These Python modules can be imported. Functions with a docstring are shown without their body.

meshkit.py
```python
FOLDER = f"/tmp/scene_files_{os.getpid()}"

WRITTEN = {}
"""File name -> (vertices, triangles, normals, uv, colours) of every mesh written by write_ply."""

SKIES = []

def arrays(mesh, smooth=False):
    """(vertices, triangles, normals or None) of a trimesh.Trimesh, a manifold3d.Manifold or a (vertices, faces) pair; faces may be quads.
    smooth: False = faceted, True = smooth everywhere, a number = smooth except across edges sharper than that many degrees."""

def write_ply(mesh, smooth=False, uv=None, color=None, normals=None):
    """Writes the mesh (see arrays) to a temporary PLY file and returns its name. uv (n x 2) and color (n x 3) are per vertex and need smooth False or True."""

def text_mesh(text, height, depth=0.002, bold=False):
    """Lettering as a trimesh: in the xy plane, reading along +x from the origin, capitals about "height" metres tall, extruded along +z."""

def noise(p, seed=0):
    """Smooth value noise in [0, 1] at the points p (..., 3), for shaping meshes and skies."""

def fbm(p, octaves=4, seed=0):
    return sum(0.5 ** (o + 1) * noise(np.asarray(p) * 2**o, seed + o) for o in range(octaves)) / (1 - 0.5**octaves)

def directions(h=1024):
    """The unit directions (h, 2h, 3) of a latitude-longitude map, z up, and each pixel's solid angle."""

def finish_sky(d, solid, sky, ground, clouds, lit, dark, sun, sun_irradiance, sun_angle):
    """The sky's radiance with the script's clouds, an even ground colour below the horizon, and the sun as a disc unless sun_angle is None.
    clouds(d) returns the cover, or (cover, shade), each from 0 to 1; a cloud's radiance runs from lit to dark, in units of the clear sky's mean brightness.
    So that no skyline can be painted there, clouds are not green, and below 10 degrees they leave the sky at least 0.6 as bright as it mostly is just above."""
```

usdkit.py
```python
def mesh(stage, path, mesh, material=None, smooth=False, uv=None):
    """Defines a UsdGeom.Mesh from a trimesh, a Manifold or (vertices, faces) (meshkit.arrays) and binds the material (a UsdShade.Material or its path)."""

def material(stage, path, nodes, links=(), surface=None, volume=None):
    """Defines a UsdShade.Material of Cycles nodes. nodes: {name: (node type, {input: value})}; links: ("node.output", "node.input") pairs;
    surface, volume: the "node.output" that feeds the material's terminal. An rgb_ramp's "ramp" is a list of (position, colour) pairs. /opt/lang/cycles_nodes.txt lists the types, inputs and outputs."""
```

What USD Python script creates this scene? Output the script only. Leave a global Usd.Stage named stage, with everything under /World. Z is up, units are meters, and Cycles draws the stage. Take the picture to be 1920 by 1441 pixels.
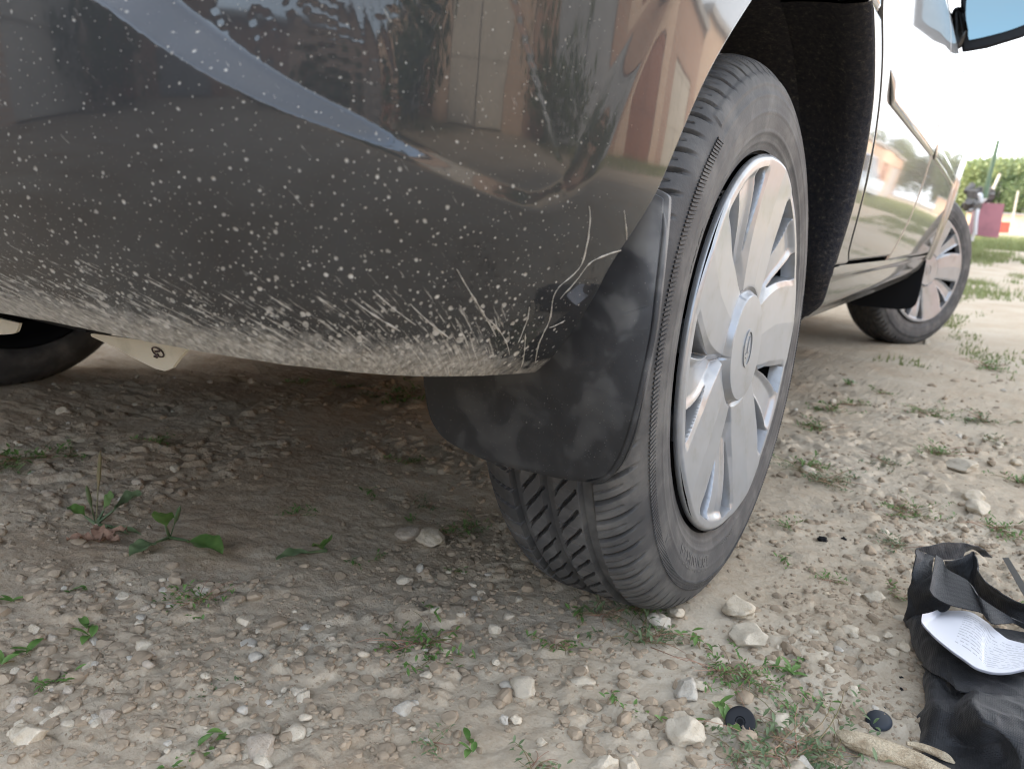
import math, numpy as np, trimesh, usdkit, meshkit
from pxr import Usd, UsdGeom, UsdLux, UsdShade, Gf, Sdf, Vt
from scipy.interpolate import PchipInterpolator, CubicSpline, RectBivariateSpline
from scipy.spatial import cKDTree
from shapely.geometry import Polygon, LineString, Point
import shapely

stage = Usd.Stage.CreateInMemory()
UsdGeom.SetStageUpAxis(stage, 'Z'); UsdGeom.SetStageMetersPerUnit(stage, 1.0)
UsdGeom.Xform.Define(stage, '/World'); UsdGeom.Scope.Define(stage, '/World/Looks')

# ------------------------------------------------------------------ camera, sky, sun, exposure
CAM = np.array([0.20899, -0.82209, 0.40926]); YAW, PITCH, ROLL = 0.540685, -0.218246, 0.063196
FPX, PW, PH = 1485.92, 1920.0, 1441.0
EXPOSURE = 3.5
SUN_EL, SUN_AZ = math.radians(25), math.radians(-98)     # azimuth from +y towards +x
def cam_axes():
    cy, sy, cp, sp = math.cos(YAW), math.sin(YAW), math.cos(PITCH), math.sin(PITCH)
    f = np.array([-sy*cp, cy*cp, sp]); r = np.array([cy, sy, 0.0]); u = np.cross(r, f)
    cr, sr = math.cos(ROLL), math.sin(ROLL)
    return cr*r + sr*u, -sr*r + cr*u, f
CR, CU, CF = cam_axes()
cam = UsdGeom.Camera.Define(stage, '/World/camera')
m = Gf.Matrix4d(*[float(x) for x in (*CR, 0, *CU, 0, *(-CF), 0, *CAM, 1)])
cam.AddTransformOp().Set(m)
cam.CreateHorizontalApertureAttr(36.0); cam.CreateVerticalApertureAttr(27.0)
cam.CreateFocalLengthAttr(36.0*FPX/PW); cam.CreateClippingRangeAttr(Gf.Vec2f(0.01, 2000))
cam.CreateFStopAttr(10.0); cam.CreateFocusDistanceAttr(0.68); cam.CreateExposureAttr(EXPOSURE)

def mat(name, nodes, links=(), surface='p.BSDF', volume=None):
    return usdkit.material(stage, '/World/Looks/'+name, nodes, links, surface=surface, volume=volume)

sun_dir = np.array([math.cos(SUN_EL)*math.sin(SUN_AZ), math.cos(SUN_EL)*math.cos(SUN_AZ), math.sin(SUN_EL)])
dome = UsdLux.DomeLight.Define(stage, '/World/sky')
skym = mat('sky_material', {'tc': ('texture_coordinate', {}), 'mp': ('mapping', {'scale': (1.0, 1.0, 2.6)}), 'n': ('noise_texture', {'scale': 1.6, 'detail': 6.0, 'roughness': .55}),
        'cov': ('map_range', {'from_min': .34, 'from_max': .62, 'to_min': -.25, 'to_max': .25, 'clamp': True}), 'sy': ('separate_xyz', {}), 'fy': ('map_range', {'from_min': -.5, 'from_max': .55, 'to_min': .48, 'to_max': .95, 'clamp': True}), 'cv': ('math', {'math_type': 'add', 'use_clamp': True}), 'bw': ('rgb_to_bw', {}), 'pw': ('math', {'math_type': 'power', 'value2': .35}), 'veil': ('mix_color', {'blend_type': 'multiply', 'fac': 1.0, 'b': (1.72, 1.80, 1.90), 'use_clamp': False}), 'mx': ('mix_color', {}),
        's': ('sky_texture', {'sky_type': 'single_scattering', 'sun_disc': False, 'sun_elevation': SUN_EL,
        'sun_rotation': SUN_AZ, 'aerosol_density': 1.6, 'altitude': 100.0}), 'b': ('background_shader', {'strength': 0.11})},
        [('tc.generated', 'sy.vector'), ('sy.y', 'fy.value'), ('fy.result', 'cv.value1'), ('cov.result', 'cv.value2'), ('tc.generated', 'mp.vector'), ('mp.vector', 'n.vector'), ('n.fac', 'cov.value'), ('s.color', 'bw.color'), ('bw.val', 'pw.value1'), ('pw.value', 'veil.a'), ('cv.value', 'mx.fac'), ('s.color', 'mx.a'), ('veil.result', 'mx.b'), ('mx.result', 'b.color')], surface='b.background')
UsdShade.MaterialBindingAPI.Apply(dome.GetPrim()).Bind(skym)
dome.GetPrim().SetCustomDataByKey('kind', 'structure')
sun = UsdLux.DistantLight.Define(stage, '/World/sun')
sun.CreateNormalizeAttr(True); sun.CreateIntensityAttr(0.24); sun.CreateAngleAttr(12.0); sun.CreateColorAttr(Gf.Vec3f(1.0, .86, .68))
z_ = sun_dir; x_ = np.cross([0, 0, 1.0], z_); x_ /= np.linalg.norm(x_); y_ = np.cross(z_, x_)
sun.AddTransformOp().Set(Gf.Matrix4d(*[float(v) for v in (*x_, 0, *y_, 0, *z_, 0, 0, 0, 30, 1)]))

# ------------------------------------------------------------------ helpers
def at(px, py, axis, value):
    d = ((px-PW/2)*CR + (PH/2-py)*CU)/FPX + CF
    return CAM + (value-CAM[axis])/d[axis]*d
used = {}
def path_of(name, parent):
    base = '/World' if parent is None else str(parent.GetPath())
    k = used.get((base, name), 0); used[(base, name)] = k+1
    return f'{base}/{name}' + (f'_{k:03d}' if k else '')
def setd(p, label=None, cat=None, group=None, kind=None):
    for k, v in (('label', label), ('category', cat), ('group', group), ('kind', kind)):
        if v: p.SetCustomDataByKey(k, v)
    return p
def thing(name, label=None, cat=None, loc=(0, 0, 0), rotz=0.0, group=None, kind=None, parent=None):
    x = UsdGeom.Xform.Define(stage, path_of(name, parent))
    x.AddTranslateOp().Set(Gf.Vec3d(*map(float, loc)))
    if rotz: x.AddRotateZOp().Set(float(rotz))
    return setd(x.GetPrim(), label, cat, group, kind)
def obj(name, mesh, material, parent=None, smooth=False, label=None, cat=None, group=None, kind=None, uv=None):
    p = usdkit.mesh(stage, path_of(name, parent), mesh, material, smooth=smooth, uv=uv).GetPrim()
    return setd(p, label, cat, group, kind)
def dup(root, loc, rotz=0.0, label=None, group=None, scale=None, parent=None, rot=None):
    was = root.GetCustomData()
    name = root.GetName().rstrip('0123456789').rstrip('_')
    x = UsdGeom.Xform.Define(stage, path_of(name, parent)); p = x.GetPrim()
    p.GetReferences().AddInternalReference(root.GetPath())
    x.ClearXformOpOrder()
    x.AddTranslateOp(opSuffix='at').Set(Gf.Vec3d(*map(float, loc)))
    if rot is not None: x.AddRotateXYZOp(opSuffix='at').Set(Gf.Vec3f(*map(float, rot)))
    else: x.AddRotateZOp(opSuffix='at').Set(float(rotz))
    if scale: x.AddScaleOp(opSuffix='at').Set(Gf.Vec3f(*[float(s) for s in (scale if np.ndim(scale) else (scale,)*3)]))
    p.SetInstanceable(True)
    return setd(p, label or was.get('label'), was.get('category'), group or was.get('group'))
def grid(P, keep=None, flip=False):
    P = np.asarray(P, float); a, b = P.shape[:2]
    i, j = np.meshgrid(np.arange(a-1), np.arange(b-1), indexing='ij')
    q = np.stack([i*b+j, (i+1)*b+j, (i+1)*b+j+1, i*b+j+1], -1)
    q = q.reshape(-1, 4) if keep is None else q[keep]
    if flip: q = q[:, ::-1]
    f = np.vstack([q[:, [0, 1, 2]], q[:, [0, 2, 3]]]); v = P.reshape(-1, 3)
    if keep is not None:
        u, inv = np.unique(f, return_inverse=True); v = v[u]; f = inv.reshape(-1, 3)
    return v, f
def cat(parts):
    vs, fs, n = [], [], 0
    for p in parts:
        v, f = (p.vertices, p.faces) if hasattr(p, 'vertices') else p
        vs.append(np.asarray(v)); fs.append(np.asarray(f)+n); n += len(v)
    return np.vstack(vs), np.vstack(fs)
def box(x0, x1, y0, y1, z0, z1):
    b = trimesh.creation.box(extents=(x1-x0, y1-y0, z1-z0)); b.apply_translation(((x0+x1)/2, (y0+y1)/2, (z0+z1)/2)); return b
def sstep(t): t = np.clip(t, 0, 1); return t*t*(3-2*t)
def tube(pts, rad, sides=8, closed=False):
    pts = np.asarray(pts, float); n = len(pts); t = np.gradient(pts, axis=0); t /= np.linalg.norm(t, axis=1, keepdims=True)+1e-12
    a = np.cross(t, [0.13, 0.21, 1.0]); a /= np.linalg.norm(a, axis=1, keepdims=True)+1e-12; b = np.cross(t, a)
    an = np.linspace(0, 2*np.pi, sides+1); r = np.broadcast_to(rad, (n,))
    P = pts[:, None] + r[:, None, None]*(np.cos(an)[None, :, None]*a[:, None]+np.sin(an)[None, :, None]*b[:, None])
    caps = [np.repeat(pts[:1, None], sides+1, 1), P, np.repeat(pts[-1:, None], sides+1, 1)]
    return grid(np.concatenate(caps, 0))
def solid(P, th):
    """A curved sheet of points with a real thickness."""
    P = np.asarray(P, float); n = np.cross(np.gradient(P, axis=0), np.gradient(P, axis=1)); n /= np.linalg.norm(n, axis=-1, keepdims=True)+1e-12
    A, B = P+n*th/2, P-n*th/2
    parts = [grid(A), grid(B, flip=True)]
    for e in (np.s_[0, :], np.s_[-1, :], np.s_[:, 0], np.s_[:, -1]):
        parts.append(grid(np.stack([A[e], B[e]], 0)))
    return cat(parts)
rng = np.random.default_rng(7)

# ------------------------------------------------------------------ materials
def stone_mat(name, cols):
    nodes = {'g': ('geometry', {}), 'n': ('noise_texture', {'scale': 75.0, 'detail': 6.0, 'roughness': .65}), 'ri': ('rgb_ramp', {'ramp': list(zip(np.linspace(0, 1, len(cols)), cols))}),
             'v': ('map_range', {'from_min': .25, 'from_max': .75, 'to_min': .72, 'to_max': 1.22, 'clamp': True}), 'h': ('hsv', {}), 'n2': ('noise_texture', {'scale': 420.0, 'detail': 6.0, 'roughness': .7}), 'b': ('bump', {'strength': .7, 'distance': .0011}),
             'p': ('principled_bsdf', {'roughness': .93, 'specular_ior_level': .15})}
    return mat(name, nodes, [('g.position', 'n.vector'), ('g.position', 'n2.vector'), ('g.random_per_island', 'ri.fac'), ('ri.color', 'h.color'), ('n.fac', 'v.value'), ('v.result', 'h.value'), ('h.color', 'p.base_color'), ('n2.fac', 'b.height'), ('b.normal', 'p.normal')])
def rough_mat(name, c1, c2, scale=30.0, rough=.9, bump=.3, dist=.002, spec=.3, detail=6.0, c3=None, extra=None):
    nodes = {'g': ('geometry', {}), 'n': ('noise_texture', {'scale': scale, 'detail': detail, 'roughness': .6}),
             'r': ('rgb_ramp', {'ramp': [(.3, c1), (.52, c2 if c3 is None else tuple((np.array(c1)+np.array(c2))/2)), (.72, c2 if c3 is None else c3)]}),
             'n2': ('noise_texture', {'scale': scale*9, 'detail': 4.0}), 'b': ('bump', {'strength': bump, 'distance': dist}),
             'p': ('principled_bsdf', {'roughness': rough, 'specular_ior_level': spec})}
    links = [('g.position', 'n.vector'), ('g.position', 'n2.vector'), ('n.fac', 'r.fac'), ('r.color', 'p.base_color'), ('n2.fac', 'b.height'), ('b.normal', 'p.normal')]
    return mat(name, nodes, links)

PAINT = dict(base_color=(.009, .009, .0092), metallic=0.0, roughness=.45, specular_ior_level=.06, coat_weight=1.0, coat_roughness=.045, coat_ior=1.50)
PAINT_BODY = dict(PAINT, base_color=(.03, .03, .031), metallic=.5, specular_ior_level=.5, coat_ior=1.5, coat_roughness=.035, coat_weight=.75)
# body paint: dark grey metallic with fine dust
paint = mat('body_paint', {'g': ('geometry', {}), 'n': ('noise_texture', {'scale': 700.0, 'detail': 2.0}),
    'm': ('map_range', {'from_min': .55, 'from_max': .9, 'to_min': 0.0, 'to_max': .5, 'clamp': True}),
    'mx': ('mix_color', {'a': PAINT['base_color'], 'b': (.30, .28, .25)}), 'p': ('principled_bsdf', PAINT_BODY)},
    [('g.position', 'n.vector'), ('n.fac', 'm.value'), ('m.result', 'mx.fac'), ('mx.result', 'p.base_color')])

# bumper paint with mud: uv = (arc length, height) in metres
def bumper_material():
    N, L = {}, []
    def node(k, t, **i): N[k] = (t, i); return k
    def ln(a, b): L.append((a, b))
    def math_(k, op, a=None, b=None, c=None, clamp=False):
        d = {'math_type': op, 'use_clamp': clamp}
        for nm, v in (('value1', a), ('value2', b), ('value3', c)):
            if v is not None and not isinstance(v, str): d[nm] = float(v)
        N[k] = ('math', d)
        for nm, v in (('value1', a), ('value2', b), ('value3', c)):
            if isinstance(v, str): ln(v, f'{k}.{nm}')
        return f'{k}.value'
    node('uv', 'uvmap', attribute='st'); node('sx', 'separate_xyz'); ln('uv.UV', 'sx.vector')
    s, z = 'sx.x', 'sx.y'
    # dirt density against height
    node('zr', 'map_range', from_min=.29, from_max=.56, to_min=0.0, to_max=1.0, clamp=True); ln(z, 'zr.value')
    node('dr', 'rgb_ramp', ramp=[(0, (1, 1, 1)), (.11, (.95,)*3), (.20, (.70,)*3), (.30, (.56,)*3), (.46, (.52,)*3), (.56, (.43,)*3), (.8, (.41,)*3), (1, (.40,)*3)]); ln('zr.result', 'dr.fac')
    D = 'dr.color'
    node('sd', 'map_range', from_min=.085, from_max=.15, to_min=.55, to_max=1.0, clamp=True); ln(s, 'sd.value')
    masks = []
    for k, sc, gain, dist in (('a', 112.0, .50, .45), ('b', 210.0, .53, .6), ('c', 430.0, .36, .6)):
        node('w'+k, 'noise_texture', scale=sc*1.3, detail=2.0); ln('uv.UV', f'w{k}.vector')
        node('wo'+k, 'mix_vector', fac=dist*.006*95/sc); ln('uv.UV', f'wo{k}.a'); ln(f'w{k}.color', f'wo{k}.b')
        node('v'+k, 'voronoi_texture', scale=sc, randomness=1.0, dimensions='2D'); ln(f'wo{k}.result', f'v{k}.vector')
        node('sc'+k, 'separate_color'); ln(f'v{k}.color', f'sc{k}.color')
        rad = math_('r1'+k, 'multiply', f'sc{k}.r', D); rad = math_('r1b'+k, 'multiply', rad, 'sd.result')
        rad = math_('r2'+k, 'multiply', rad, gain)
        rad = math_('r3'+k, 'subtract', rad, .088)
        d = math_('d'+k, 'subtract', rad, f'v{k}.distance')
        m0 = math_('m0'+k, 'multiply', d, 11.0, clamp=True); masks.append(math_('m'+k, 'multiply', m0, math_('mv'+k, 'multiply_add', f'sc{k}.g', .5, .5)))
    m1 = math_('mm1', 'maximum', masks[0], masks[1]); m1 = math_('mm2', 'maximum', m1, masks[2])
    # fan of splash streaks out of the lower corner
    ds = math_('ds', 'subtract', s, -.05); dz = math_('dz', 'subtract', z, .10)
    an = math_('an', 'arctan2', dz, ds)
    d2 = math_('dd', 'add', math_('ds2', 'multiply', ds, ds), math_('dz2', 'multiply', dz, dz)); rr = math_('rr', 'sqrt', d2)
    node('pc', 'combine_xyz'); ln(math_('a9', 'multiply', an, 88.0), 'pc.x'); ln(math_('r9', 'multiply', rr, 24.0), 'pc.y')
    node('sn', 'noise_texture', scale=1.9, detail=3.0, roughness=.62, dimensions='2D'); ln('pc.vector', 'sn.vector')
    node('zf', 'map_range', from_min=.308, from_max=.380, to_min=.15, to_max=-.13, clamp=True); ln(z, 'zf.value')
    node('sf', 'map_range', from_min=.110, from_max=.158, to_min=-.34, to_max=0.0, clamp=True); ln(s, 'sf.value')
    st = math_('st1', 'add', 'sn.fac', 'zf.result'); st = math_('st1b', 'add', st, 'sf.result'); st = math_('st2', 'subtract', st, .60); st = math_('st3', 'multiply', st, 8.0, clamp=True); st = math_('st4', 'multiply', st, .85)
    # caked film along the lower edge
    node('fn', 'noise_texture', scale=70.0, detail=7.0, roughness=.72); ln('uv.UV', 'fn.vector')
    node('fn2', 'noise_texture', scale=230.0, detail=5.0, roughness=.7); ln('uv.UV', 'fn2.vector')
    node('fz', 'map_range', from_min=.302, from_max=.343, to_min=.56, to_max=-.20, clamp=True); ln(z, 'fz.value')
    fm = math_('f1', 'add', 'fn.fac', 'fz.result'); fm = math_('f1b', 'add', fm, 'sf.result'); fm = math_('f2', 'subtract', fm, .56); fm = math_('f3', 'multiply', fm, 3.2, clamp=True); fm = math_('f4', 'multiply', fm, math_('f5', 'multiply_add', 'fn2.fac', 1.5, -.12, clamp=True))
    allm = math_('al1', 'maximum', m1, st); allm = math_('al2', 'maximum', allm, fm)
    # thin even dust
    node('dn', 'noise_texture', scale=900.0, detail=2.0); ln('uv.UV', 'dn.vector')
    thin = math_('th', 'multiply', 'dn.fac', .03)
    node('pcx', 'mix_color', a=PAINT['base_color'], b=(.26, .23, .20)); ln(thin, 'pcx.fac')
    node('p', 'principled_bsdf', **PAINT); ln('pcx.result', 'p.base_color')
    node('mn', 'noise_texture', scale=260.0, detail=5.0); ln('uv.UV', 'mn.vector')
    node('mr', 'rgb_ramp', ramp=[(.3, (.19, .17, .14)), (.5, (.34, .31, .265)), (.7, (.46, .43, .375))]); ln('mn.fac', 'mr.fac')
    node('bp', 'bump', strength=.7, distance=.0012); ln(math_('bh', 'add', allm, math_('bh2', 'multiply', 'mn.fac', .6)), 'bp.height')
    node('mud', 'principled_bsdf', roughness=.95, specular_ior_level=.15); ln('mr.color', 'mud.base_color'); ln('bp.normal', 'mud.normal')
    node('mix', 'mix_closure'); ln(math_('al3', 'multiply', allm, .93), 'mix.fac'); ln('p.BSDF', 'mix.closure1'); ln('mud.BSDF', 'mix.closure2')
    return mat('bumper_paint', N, L, surface='mix.closure')
bumper_m = bumper_material()

rubber = mat('tyre_rubber', {'g': ('texture_coordinate', {}), 'n': ('noise_texture', {'scale': 22.0, 'detail': 6.0, 'roughness': .65}),
    'r': ('rgb_ramp', {'ramp': [(.3, (.026, .0255, .026)), (.48, (.042, .040, .039)), (.62, (.075, .071, .066)), (.8, (.115, .106, .095))]}),
    'n2': ('noise_texture', {'scale': 500.0, 'detail': 3.0}), 'b': ('bump', {'strength': .25, 'distance': .0008}),
    'p': ('principled_bsdf', {'roughness': .62, 'specular_ior_level': .45})},
    [('g.object', 'n.vector'), ('g.object', 'n2.vector'), ('n.fac', 'r.fac'), ('r.color', 'p.base_color'), ('n2.fac', 'b.height'), ('b.normal', 'p.normal')])
letter_m = mat('tyre_lettering', {'p': ('principled_bsdf', {'base_color': (.075, .070, .064), 'roughness': .7})})
silver = mat('hubcap_silver', {'g': ('texture_coordinate', {}), 'n': ('noise_texture', {'scale': 26.0, 'detail': 6.0, 'roughness': .7}),
    'r': ('rgb_ramp', {'ramp': [(.30, (.27, .273, .28)), (.55, (.25, .25, .25)), (.72, (.205, .197, .182)), (.85, (.16, .147, .125))]}),
    'p': ('principled_bsdf', {'metallic': .55, 'roughness': .30, 'coat_weight': .35, 'coat_roughness': .08})},
    [('g.object', 'n.vector'), ('n.fac', 'r.fac'), ('r.color', 'p.base_color')])
rim_black = mat('rim_black', {'p': ('principled_bsdf', {'base_color': (.006, .006, .007), 'roughness': .7, 'specular_ior_level': .15})})
liner_m = mat('arch_liner', {'g': ('geometry', {}), 'n': ('noise_texture', {'scale': 160.0, 'detail': 5.0, 'roughness': .75}),
    'r': ('rgb_ramp', {'ramp': [(.40, (.022, .022, .027)), (.58, (.040, .037, .037)), (.72, (.11, .095, .078))]}),
    'b': ('bump', {'strength': .8, 'distance': .003}), 'p': ('principled_bsdf', {'roughness': .95, 'specular_ior_level': .2})},
    [('g.position', 'n.vector'), ('n.fac', 'r.fac'), ('r.color', 'p.base_color'), ('n.fac', 'b.height'), ('b.normal', 'p.normal')])
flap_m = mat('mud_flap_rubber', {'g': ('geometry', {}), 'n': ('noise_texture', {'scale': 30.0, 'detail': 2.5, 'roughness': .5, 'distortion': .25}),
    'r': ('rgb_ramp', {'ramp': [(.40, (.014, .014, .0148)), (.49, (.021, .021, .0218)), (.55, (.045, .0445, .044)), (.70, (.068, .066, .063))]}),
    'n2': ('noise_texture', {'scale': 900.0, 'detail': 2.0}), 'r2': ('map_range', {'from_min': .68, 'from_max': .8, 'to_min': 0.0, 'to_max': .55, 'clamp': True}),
    'sz': ('separate_xyz', {}), 'zz': ('map_range', {'from_min': .27, 'from_max': .42, 'to_min': .5, 'to_max': 3.2, 'clamp': True}), 'sc': ('math', {'math_type': 'multiply'}), 'hv': ('hsv', {}), 'mx': ('mix_color', {'b': (.25, .23, .2)}), 'b': ('bump', {'strength': .15, 'distance': .0005}), 'p': ('principled_bsdf', {'roughness': .5, 'specular_ior_level': .35})},  # flap colour brightens with height, painting in the sky light on its top
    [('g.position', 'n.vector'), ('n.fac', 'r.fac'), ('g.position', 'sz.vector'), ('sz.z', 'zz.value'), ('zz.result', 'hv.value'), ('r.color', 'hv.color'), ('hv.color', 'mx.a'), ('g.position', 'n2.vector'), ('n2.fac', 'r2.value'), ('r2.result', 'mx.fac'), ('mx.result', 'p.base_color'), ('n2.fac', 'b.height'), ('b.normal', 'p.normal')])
black_plastic = mat('black_plastic', {'p': ('principled_bsdf', {'base_color': (.006, .006, .007), 'roughness': .5, 'specular_ior_level': .3})})
black_dull = mat('black_dull', {'p': ('principled_bsdf', {'base_color': (.005, .005, .0055), 'roughness': .8, 'specular_ior_level': .2})})
navy_plastic = mat('cap_plastic', {'p': ('principled_bsdf', {'base_color': (.012, .016, .022), 'roughness': .5, 'specular_ior_level': .4})})
glass_dark = mat('window_glass', {'p': ('principled_bsdf', {'base_color': (.01, .013, .014), 'roughness': .02, 'specular_ior_level': .6})})
mirror_m = mat('mirror_glass', {'p': ('principled_bsdf', {'base_color': (.11, .155, .175), 'metallic': 1.0, 'roughness': .02})})
lamp_red = mat('lamp_red', {'p': ('principled_bsdf', {'base_color': (.30, .012, .012), 'roughness': .1, 'coat_weight': 1.0})})
cream_m = rough_mat('cream_plastic', (.50, .46, .37), (.60, .55, .45), scale=40, rough=.6, bump=.05)
ink_m = mat('dark_print', {'p': ('principled_bsdf', {'base_color': (.05, .03, .03), 'roughness': .7})})
def soil_material():
    nodes = {
    'g': ('geometry', {}), 'n': ('noise_texture', {'scale': 2.4, 'detail': 8.0, 'roughness': .62}), 'n2': ('noise_texture', {'scale': 60.0, 'detail': 8.0, 'roughness': .7}),
    'n3': ('noise_texture', {'scale': 300.0, 'detail': 7.0, 'roughness': .8}), 'v': ('voronoi_texture', {'scale': 95.0, 'detail': 2.0}),
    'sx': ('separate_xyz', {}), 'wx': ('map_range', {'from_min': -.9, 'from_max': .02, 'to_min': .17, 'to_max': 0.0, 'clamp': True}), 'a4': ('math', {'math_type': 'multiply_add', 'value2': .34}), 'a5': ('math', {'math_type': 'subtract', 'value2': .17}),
    'a1': ('math', {'math_type': 'subtract'}), 'a2': ('math', {'math_type': 'multiply_add', 'value2': .5}), 'a3': ('math', {'math_type': 'multiply', 'value2': .72}),
    'r': ('rgb_ramp', {'ramp': [(.20, (.205, .14, .09)), (.36, (.325, .245, .165)), (.50, (.415, .342, .25)), (.70, (.475, .412, .322)), (.92, (.53, .475, .385))]}),
    'h': ('math', {'math_type': 'multiply_add', 'value2': 1.0}), 'b': ('bump', {'strength': .8, 'distance': .0016}), 'b2': ('bump', {'strength': .6, 'distance': .006}),
    'p': ('principled_bsdf', {'roughness': .95, 'specular_ior_level': .15})}
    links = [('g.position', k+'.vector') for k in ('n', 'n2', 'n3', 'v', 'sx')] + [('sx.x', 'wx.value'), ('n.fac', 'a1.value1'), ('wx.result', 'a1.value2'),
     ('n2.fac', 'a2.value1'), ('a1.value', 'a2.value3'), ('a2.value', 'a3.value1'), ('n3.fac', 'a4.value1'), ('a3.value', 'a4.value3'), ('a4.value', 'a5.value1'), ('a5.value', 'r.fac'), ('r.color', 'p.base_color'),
     ('n3.fac', 'h.value1'), ('v.distance', 'h.value3'), ('h.value', 'b.height'), ('n2.fac', 'b2.height'), ('b2.normal', 'b.normal'), ('b.normal', 'p.normal')]
    return mat('gravel_soil', nodes, links)
soil_m = soil_material()
stone_ms = [rough_mat('stone_%s' % n, a, b, scale=70, rough=.92, bump=.5, dist=.003) for n, a, b in (
    ('pale', (.37, .315, .235), (.47, .405, .31)), ('tan', (.38, .305, .21), (.50, .425, .32)), ('grey', (.34, .30, .24), (.44, .395, .325)), ('brown', (.27, .215, .155), (.40, .335, .26)))]
gravel_m = stone_mat('gravel_grit', [(.30, .235, .165), (.42, .355, .265), (.36, .305, .24), (.47, .405, .315), (.40, .315, .215), (.43, .38, .30), (.34, .28, .205), (.49, .435, .35)])
wood_m = rough_mat('dry_wood', (.30, .22, .135), (.55, .45, .31), scale=60, rough=.9, bump=1.0, dist=.004)
def leaf_mat(name, c1, c2):
    return mat(name, {'g': ('geometry', {}), 'n': ('noise_texture', {'scale': 60.0, 'detail': 4.0}), 'r': ('rgb_ramp', {'ramp': [(.3, c1), (.7, c2)]}),
        'p': ('principled_bsdf', {'roughness': .5, 'specular_ior_level': .4}), 't': ('translucent_bsdf', {}), 'm': ('mix_closure', {'fac': .25})},
        [('g.position', 'n.vector'), ('n.fac', 'r.fac'), ('r.color', 'p.base_color'), ('r.color', 't.color'), ('p.BSDF', 'm.closure1'), ('t.BSDF', 'm.closure2')], surface='m.closure')
leaf_green = leaf_mat('leaf_green', (.065, .135, .028), (.155, .25, .07))
leaf_dusty = leaf_mat('leaf_dusty', (.07, .115, .045), (.19, .235, .12))
grass_m = leaf_mat('grass_blades', (.12, .155, .05), (.25, .27, .12))
crown_m = leaf_mat('tree_leaves', (.12, .16, .06), (.22, .25, .11))
crown_d = leaf_mat('dark_leaves', (.055, .085, .032), (.11, .14, .06))
stem_m = rough_mat('plant_stem', (.10, .12, .04), (.20, .15, .08), scale=40, rough=.7, bump=.1)
dryleaf_m = rough_mat('dry_leaf', (.16, .08, .05), (.30, .18, .12), scale=60, rough=.8, bump=.3)
bark_m = rough_mat('bark', (.10, .085, .07), (.26, .23, .2), scale=6, rough=.9, bump=.5, dist=.02)
paper_m = None
def brick_mat(name, c1, c2, mortar):
    return mat(name, {'t': ('texture_coordinate', {}), 'mp': ('mapping', {'rotation': (math.pi/2, 0, 0)}), 'b': ('brick_texture', {'color1': c1, 'color2': c2, 'mortar': mortar, 'scale': 1.0, 'mortar_size': .012, 'brick_width': .25, 'row_height': .075}),
        'p': ('principled_bsdf', {'roughness': .9})}, [('t.object', 'mp.vector'), ('mp.vector', 'b.vector'), ('b.color', 'p.base_color')])
brick_m = brick_mat('red_brick', (.30, .155, .10), (.36, .20, .135), (.34, .29, .24))
brick_p = brick_mat('pale_brick', (.42, .27, .18), (.48, .33, .235), (.42, .36, .30))
gate_ms = [rough_mat('gate_%s' % n, tuple(np.array(c)*.85), c, scale=3, rough=.55, bump=.05) for n, c in (('grey', (.27, .28, .29)), ('rust', (.22, .10, .065)), ('cream', (.46, .42, .36)), ('green', (.07, .12, .085)), ('red', (.36, .075, .05)))]
slate_m = rough_mat('roof_sheet', (.20, .19, .18), (.29, .28, .27), scale=2, rough=.8, bump=.2)

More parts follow.
